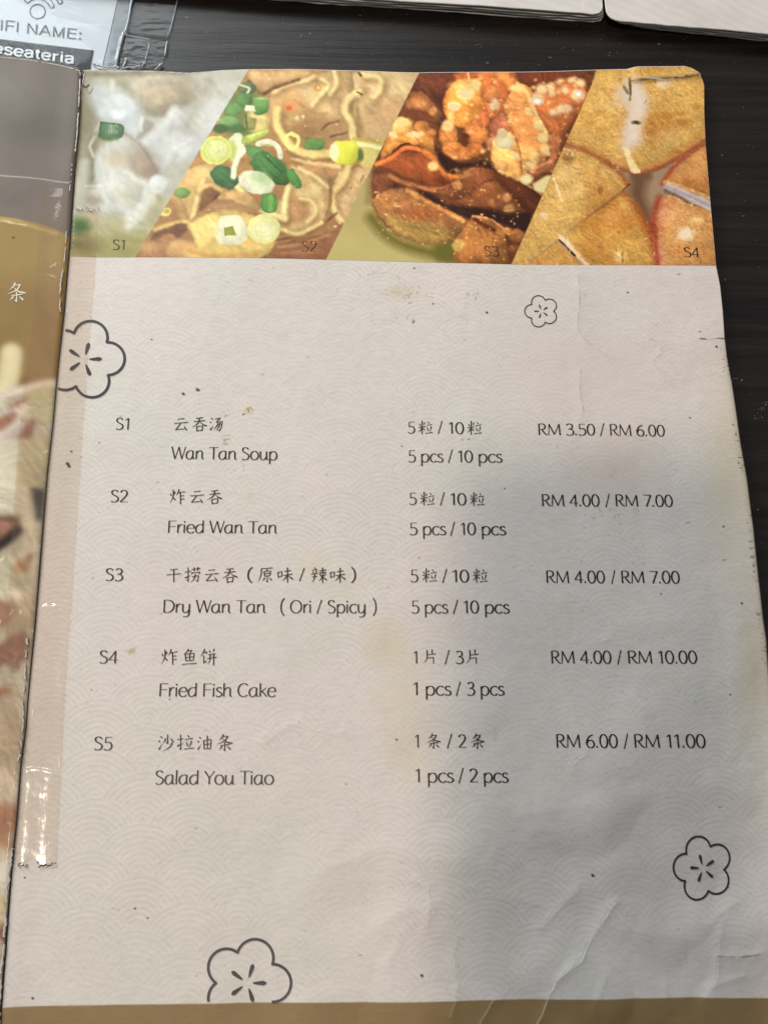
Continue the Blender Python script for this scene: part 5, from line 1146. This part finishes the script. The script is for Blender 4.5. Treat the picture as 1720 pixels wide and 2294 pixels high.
# lettering on the card
def flat_place(x0, y0, dx, dy, hx, hy, z):      # u along the baseline, v up, both in px per unit
    def pl(u, v, dz):
        x, y = W(x0+u*dx+v*hx, y0+u*dy+v*hy, z); return x, y, z+dz-TZ
    return pl
M_box = plain('black_print_box', (.016, .019, .020), .5, .15, .15, 500)
box = flat('black_name_box', [(-620,13),(211,113),(204.5,147),(202,170),(-620,75)], zc+.00012, 0, card, M_box, LOC)
V, Fc = [], []
LAT.update({'I': (28, [('L', [(13,97),(13,0)])]), 'N': (78, [('L', [(12,0),(12,97)]), ('L', [(12,97),(64,0)]), ('L', [(64,0),(64,97)])]),
  'A': (76, [('L', [(4,0),(37,97)]), ('L', [(37,97),(70,0)]), ('L', [(17,34),(58,34)])]), 'E': (72, [('L', [(12,97),(12,0)]), ('L', [(12,93),(64,93)]), ('L', [(12,52),(60,52)]), ('L', [(12,4),(66,4)])]),
  ':': (30, [('D', (12, 60, 7.5)), ('D', (12, 6, 7.5))]),
  'm': (86, [('L', [(12,0),(12,97)]), ('L', [(12,97),(42,2)]), ('L', [(42,2),(72,97)]), ('L', [(72,97),(72,0)])])})
pl = flat_place(-36, 66, .2815, .0345, -.045, .225, zc+.00014) if False else flat_place(-39.5, 62.5, .361, .0433, .020, -.235, zc+.00014)
ox = 0
for c in 'WIFI NAmE:': ox += lat_strokes(V, Fc, c, ox, pl, 1.0, mono=11)+3
obj('printed_text', mesh('printed_text', V, Fc), card, M_ink)
V, Fc = [], []
LAT.update({'Aa': (62, [('C', [(8,54),(14,66),(30,70),(46,64),(49,48),(49,14),(54,4)]), ('C', [(49,42),(30,40),(12,34),(8,16),(18,3),(32,4),(49,20)])]),
  'At': (38, [('C', [(17,88),(17,40),(17,14),(24,4),(34,6)]), ('L', [(4,66),(34,66)])]), 'Ai': (30, [('L', [(14,72),(14,0)]), ('L', [(14,98),(14,86)])]),
  'Ar': (44, [('L', [(12,72),(12,0)]), ('C', [(12,44),(20,62),(40,66)])]),
  'As': (58, [('C', [(50,54),(40,67),(24,69),(10,60),(10,46),(24,38),(42,32),(50,18),(40,4),(22,1),(6,14)])]),
  'Ae': (64, [('L', [(8,36),(56,36)]), ('C', [(56,36),(52,58),(32,69),(12,56),(6,34),(14,10),(34,1),(54,14)])])})
pl = flat_place(-15, 117.5, .357, .0500, .018, -.235, zc+.00026)
ox = 0
for c in ('Ae','As','Ae','Aa','At','Ae','Ar','Ai','Aa'): ox += lat_strokes(V, Fc, c, ox, pl, 1.0, mono=15)+3
obj('printed_text', mesh('printed_text', V, Fc), card, plain('white_print', (.55, .56, .56), .5))
# wireless symbol: ring and outlined arcs
V, Fc = [], []
def plc(u, v, dz):
    x, y = W(85+u, 25.5-v, zc+.00014); return x, y, zc+.00014+dz-TZ
ribbon(V, Fc, [(17*math.cos(a), 16*math.sin(a)) for a in np.linspace(0, 2*math.pi, 37)], [1.1]*37, plc)
for r0, r1, a0, a1 in ((29, 39, 22, 140), (50, 60, 24, 140)):
    A = np.radians(np.linspace(a0, a1, 30)); pts = [(r1*math.cos(a), r1*math.sin(a)*.98) for a in A]+[(r0*math.cos(a), r0*math.sin(a)*.98) for a in A[::-1]]
    aa = np.radians(a0); mx_ = (r0+r1)/2
    pts = pts+[((mx_*math.cos(aa)-5*math.cos(q)*math.cos(aa)+5*math.sin(q)*math.sin(aa)), (mx_*math.sin(aa)-5*math.cos(q)*math.sin(aa)-5*math.sin(q)*math.cos(aa))*.98) for q in np.linspace(0, math.pi, 9)]
    ribbon(V, Fc, pts+[pts[0]], [1.1]*(len(pts)+1), plc, 3e-6)
obj('wireless_symbol', mesh('wireless_symbol', V, Fc), card, M_ink)
# clear sleeve: rigid sheet over the card, wrinkled, with a thick bright edge
def film(name, pts4, nu, nv, zf, parent, mat_, label=None):
    (a, b, c, d) = [np.array(W(px, py, TZ+.001)) for px, py in pts4]    # tl, tr, br, bl
    V = []
    for j in range(nv+1):
        for i in range(nu+1):
            u, v = i/nu, j/nv; p = (a*(1-u)+b*u)*(1-v)+(d*(1-u)+c*u)*v
            X, Y = PROJ(np.array(p[0]), np.array(p[1]), TZ); V.append((p[0], p[1], float(zf(float(X), float(Y), u, v))-TZ))
    q = np.arange((nu+1)*(nv+1)).reshape(nv+1, nu+1); Fc = np.stack([q[1:, :-1], q[1:, 1:], q[:-1, 1:], q[:-1, :-1]], -1).reshape(-1, 4).tolist()
    return obj(name, mesh(name, V, Fc, smooth=True), parent, mat_, label)
wr = [[(440/3.606,120/3.606),(560/3.606,150/3.606),(780/3.606,190/3.606)], [(130,12),(165,22),(190,38),(215,30),(250,52)], [(228,62),(262,74),(280,72)], [(40,3),(75,12),(105,20),(150,36)], [(150,8),(200,20)]]
def sleeve_z(X, Y, u, v):
    z = TZ+.0013+.0003*float(fbm(np.array(X), np.array(Y), 60, 181, 2))
    for w_ in wr: z += .00055*math.exp(-(float(pdist(np.array(X), np.array(Y), w_))/3.2)**2)
    return z
M_slv = clear_mat('sleeve_film', (.95, .97, .98), .05, .14, .00004, 60, haze=.012, hcol=(.75, .80, .84))
film('plastic_sleeve', [(-640,-170),(318,-70),(262,158),(-640,80)], 150, 60, sleeve_z, wifi, M_slv)
# grey margin of the sleeve beyond the card, lying on the table
Mm = plain('sleeve_backing', (.17, .19, .20), .35, .5, .15, 300)
flat('sleeve_backing', [(264,-58),(311,-68),(297,0),(263,157),(232,157),(232,142),(248,75)], TZ+.0004, .0002, wifi, Mm, LOC)
V, Fc = [], []
M_bead = plain('clear_bead', (.42, .45, .47), .22, .6, .35, 500)
def bead(name, pts, r, parent, z0, mat_, jit=.6, seed=1):
    random.seed(seed); P = catmull(pts, 8); V, Fc = [], []; n = 7
    for i, p in enumerate(P):
        x, y = W(p[0]+random.gauss(0, jit), p[1]+random.gauss(0, jit), z0); q = P[min(i+1, len(P)-1)]-P[max(i-1, 0)]; t = q/np.hypot(*q); nn = (t[1], t[0]); rr = r*random.uniform(.4, 1.4)
        if i in (0, len(P)-1): rr *= .3
        for k in range(n):
            a = 2*math.pi*k/n; V.append((x+nn[0]*rr*math.cos(a), y+nn[1]*rr*math.cos(a), z0-TZ+rr*.7*math.sin(a)))
        if i:
            b0 = (i-1)*n
            for k in range(n): Fc.append((b0+k, b0+(k+1) % n, b0+n+(k+1) % n, b0+n+k))
    return obj(name, mesh(name, V, Fc, smooth=True), parent, mat_)
bead('sleeve_edge', [(310,-66),(296,0),(284,62),(276,76),(268,110),(260,148)], .00028, wifi, TZ+.0015, M_bead, .5, 3)
bead('sleeve_edge', [(277,70),(271,88),(266,105),(259,140)], .0005, wifi, TZ+.0013, M_bead, .5, 4)
for k, pts in enumerate(([(206,140),(222,147),(240,150),(262,150)], [(258,146),(272,154),(290,150),(300,153)], [(300,150),(318,146),(324,140)], [(275,150),(281,138),(284,128)], [(210,150),(240,156),(285,158)])):
    bead('crumpled_edge', pts, .0003, wifi, TZ+.0012, M_bead, .8, 10+k)
# glossy dark tape strips that hold the sleeve down
M_tape2 = clear_mat('table_tape_film', (.80, .80, .80), .14, .7, .00012, 70, haze=.015, hcol=(.3, .3, .3), aniso=(.5, 3.5, 1))
def tape2(X, Y, u, v):
    return TZ+.00055+.00016*float(fbm(np.array(X), np.array(Y)*3.2, 26, 191, 3))+(.0005*max(0, 1-abs(Y-(78+(X-285)*.12))/2.5) if X > 285 else 0)
film('clear_tape', [(270,-70),(414,-62),(362,150),(240,157)], 60, 90, tape2, wifi, M_tape2, 'clear tape stuck to the table beside the sleeve')
tape3 = lambda X, Y, u, v: tape2(X, Y, u, v)+.00012+(.00025 if v > .93 else 0)*abs(math.sin(u*31))
film('clear_tape', [(283,80),(336,88),(322,150),(262,150)], 40, 40, tape3, wifi, M_tape2)
bead('tape_edge', [(398,0),(388,40),(383,60),(376,80)], .00010, wifi, TZ+.0007, M_bead, .5, 21)
bead('tape_edge', [(384,55),(381,75)], .0002, wifi, TZ+.0008, M_bead, .6, 22)
bead('tape_edge', [(374,92),(371,118),(369,124)], .00022, wifi, TZ+.0008, M_bead, .5, 23)
bead('tape_edge', [(364,142),(356,149),(348,156)], .0003, wifi, TZ+.0009, M_bead, .5, 24)
bead('tape_edge', [(284,78),(300,82),(318,84),(338,88)], .00014, wifi, TZ+.0008, M_bead, .7, 25)
bead('tape_edge', [(336,98),(330,120),(324,140)], .00013, wifi, TZ+.0008, M_bead, .5, 26)

# ------------------------------------------------------------------ second menu, lying open beyond
other = thing('open_menu', 'second open menu with blank cream board pages at the far right of the table', 'menu', (0, 0, TZ))
M_cream = None
def cream():
    m_, nt, b = mat('cream_laminated_board'); L = nt.links
    tc = N(nt, 'ShaderNodeTexCoord'); nz = N(nt, 'ShaderNodeTexNoise', Scale=60.0, Detail=5.0); L.new(tc.outputs['Object'], nz.inputs['Vector'])
    cr = N(nt, 'ShaderNodeValToRGB'); cr.color_ramp.elements[0].position = .3; cr.color_ramp.elements[0].color = (.58, .53, .49, 1); cr.color_ramp.elements[1].position = .7; cr.color_ramp.elements[1].color = (.68, .63, .60, 1)
    L.new(nz.outputs[0], cr.inputs[0])
    wv = N(nt, 'ShaderNodeTexWave', wave_type='RINGS', Scale=90.0, Distortion=3.0); wv.rings_direction = 'Z'; L.new(tc.outputs['Object'], wv.inputs['Vector'])
    mx = N(nt, 'ShaderNodeMixRGB', blend_type='MULTIPLY'); mx.inputs[0].default_value = .05; L.new(cr.outputs[0], mx.inputs[1]); L.new(wv.outputs[0], mx.inputs[2])
    L.new(mx.outputs[0], b.inputs['Base Color']); b.inputs['Roughness'].default_value = .5; b.inputs['Specular IOR Level'].default_value = .4
    fibre(nt, L, b, None, .00006, .5); return m_
M_cream = cream()
def board(name, pts, z0, thick, mat_, rr, seed, parent=other):
    """rounded-corner board with a slightly wavy near edge; pts: photo px outline of its upper face at height z0"""
    random.seed(seed)
    Pw = [np.array(W(px, py, z0)) for px, py in pts]; n = len(Pw); out = []
    for i in range(n):
        a, b, c = Pw[i-1], Pw[i], Pw[(i+1) % n]; ra = rr[i]
        if ra:
            d1 = (a-b)/np.hypot(*(a-b))*ra; d2 = (c-b)/np.hypot(*(c-b))*ra
            for t in np.linspace(0, 1, 6): out.append((1-t)**2*(b+d1)+2*t*(1-t)*b+t*t*(b+d2))
        else: out.append(b)
    # subdivide long runs and roughen
    pts2 = []
    for a, b in zip(out, out[1:]+out[:1]):
        L_ = np.hypot(*(b-a)); k = max(1, int(L_/.004))
        for j in range(k): pts2.append(a+(b-a)*j/k+np.array((0, random.gauss(0, .00010))))
    n = len(pts2); lv = [(-.0002, 0), (0, -.0002), (0, -thick+.0002), (-.0002, -thick)]
    V = []; cen = np.mean(pts2, 0)
    for inset, dz in lv:
        for i, p in enumerate(pts2):
            q = p+(cen-p)/np.hypot(*(cen-p))*(-inset); V.append((q[0], q[1], z0+dz-TZ+.00018*math.sin(i*.35+seed)))
    Fc = [tuple(range(n))]+[(j*n+i, (j+1)*n+i, (j+1)*n+(i+1) % n, j*n+(i+1) % n) for j in range(3) for i in range(n)]+[tuple(range(4*n-1, 3*n-1, -1))]
    me = mesh(name, V, Fc); me.materials.append(mat_); me.materials.append(M_board); me.materials.append(M_dark)
    ar = sum(pts2[i][0]*pts2[(i+1) % n][1]-pts2[(i+1) % n][0]*pts2[i][1] for i in range(n))
    if ar < 0: me.flip_normals()
    for p in me.polygons:
        k = p.index
        p.material_index = 0 if k <= n else (1 if k <= 2*n else 2)
    return obj(name, me, parent)
# (upper faces drawn from the photo; lower boards peek out towards the viewer)
TH = .0007
for k, (z, dy, dx) in enumerate(((TZ+.0009, 18, -3), (TZ+.0023, 12.5, -2), (TZ+.0037, 6.5, 1), (TZ+.0052, 0, 0))):
    board('page', [(-80+dx,-640),(1290,-560),(1352-dx*.3,31.5+dy),(640,-16+dy*.9),(60,-58+dy)], z, TH, M_cream, (0, 0, .004, 0, 0), k+1)
for k, (z, dy, dx) in enumerate(((TZ+.0009, 14, 58), (TZ+.0023, 10, 44), (TZ+.0037, 5, 12), (TZ+.0052, 0, 0))):
    board('page', [(1300+dx*.2,-560),(2600,-420),(2640,162+dy),(1725,77+dy),(1358+dx,43+dy+dx*.05)], z, TH, M_cream, (0, 0, 0, 0, .005), k+11)

# crumbs and dust on the table
random.seed(77)
V, Fc = [], []
def grain(px, py, r, z):
    x, y = W(px, py, z); b0 = len(V)
    for k in range(5): V.append((x+r*random.uniform(.5, 1.2)*math.cos(k*1.256), y+r*random.uniform(.5, 1.2)*math.sin(k*1.256), z))
    V.append((x, y, z+r*.8))
    for k in range(5): Fc.append((b0+k, b0+(k+1) % 5, b0+5))
for i in range(260): grain(random.uniform(450, 1800), random.uniform(15, 150), random.uniform(.00005, .00016), TZ)
for i in range(60): grain(random.uniform(1640, 1900), random.uniform(100, 1500), random.uniform(.00005, .00016), TZ)
for cx, cy in ((1707,916),(1700,934),(1646,852),(1715,905),(1071,98),(1365,122)):
    for i in range(9): grain(random.gauss(cx, 5), random.gauss(cy, 4), random.uniform(.00006, .0002), TZ)
o = obj('table_dust', mesh('table_dust', V, Fc), None, plain('pale_dust', (.30, .24, .20), .9)); o['kind'] = 'stuff'; o['label'] = 'fine pale dust and crumbs scattered over the dark table'

# ------------------------------------------------------------------ the phone that takes the picture, over the page; it shades the ceiling lamp
phone = thing('smartphone', 'black smartphone above the menu, just outside the picture', 'phone')
fwd = RW @ np.array((0, 0, -1.0)); upv = RW @ np.array((0, 1.0, 0)); rgt = RW @ np.array((1.0, 0, 0))
pc = CP-fwd*.012; ctr = pc-upv*.060+rgt*.012
phone.matrix_world = Matrix(((rgt[0], upv[0], -fwd[0], ctr[0]), (rgt[1], upv[1], -fwd[1], ctr[1]), (rgt[2], upv[2], -fwd[2], ctr[2]), (0, 0, 0, 1)))
def slab(name, w_, h_, z0, z1, r, mat_, parent, cx=0, cy=0, bev=.001):
    ring = []
    for qx, qy, a0 in ((1, 1, 0), (-1, 1, 90), (-1, -1, 180), (1, -1, 270)):
        for a in np.linspace(a0, a0+90, 9): ring.append((cx+qx*(w_/2-r)+r*math.cos(math.radians(a)), cy+qy*(h_/2-r)+r*math.sin(math.radians(a)), math.cos(math.radians(a)), math.sin(math.radians(a))))
    n = len(ring); V = []
    for ins, z in ((bev, z0), (0, z0+bev), (0, z1-bev), (bev, z1)):
        for x, y, nx, ny in ring: V.append((x-nx*ins, y-ny*ins, z))
    Fc = [tuple(range(n-1, -1, -1)), tuple(range(3*n, 4*n))]+[(j*n+i, j*n+(i+1) % n, (j+1)*n+(i+1) % n, (j+1)*n+i) for j in range(3) for i in range(n)]
    return obj(name, mesh(name, V, Fc), parent, mat_)
M_ph = plain('black_glass', (.012, .012, .014), .2, .5, .1, 200); M_ln = plain('lens_glass', (.01, .012, .02), .05, .6, .1, 200); M_rim = plain('dark_metal_rim', (.08, .08, .085), .3, .5, .1, 200)
body = slab('body', .076, .160, 0, .008, .010, M_ph, phone); slab('screen', .071, .154, .008, .0084, .007, M_ln, phone, bev=.0001)
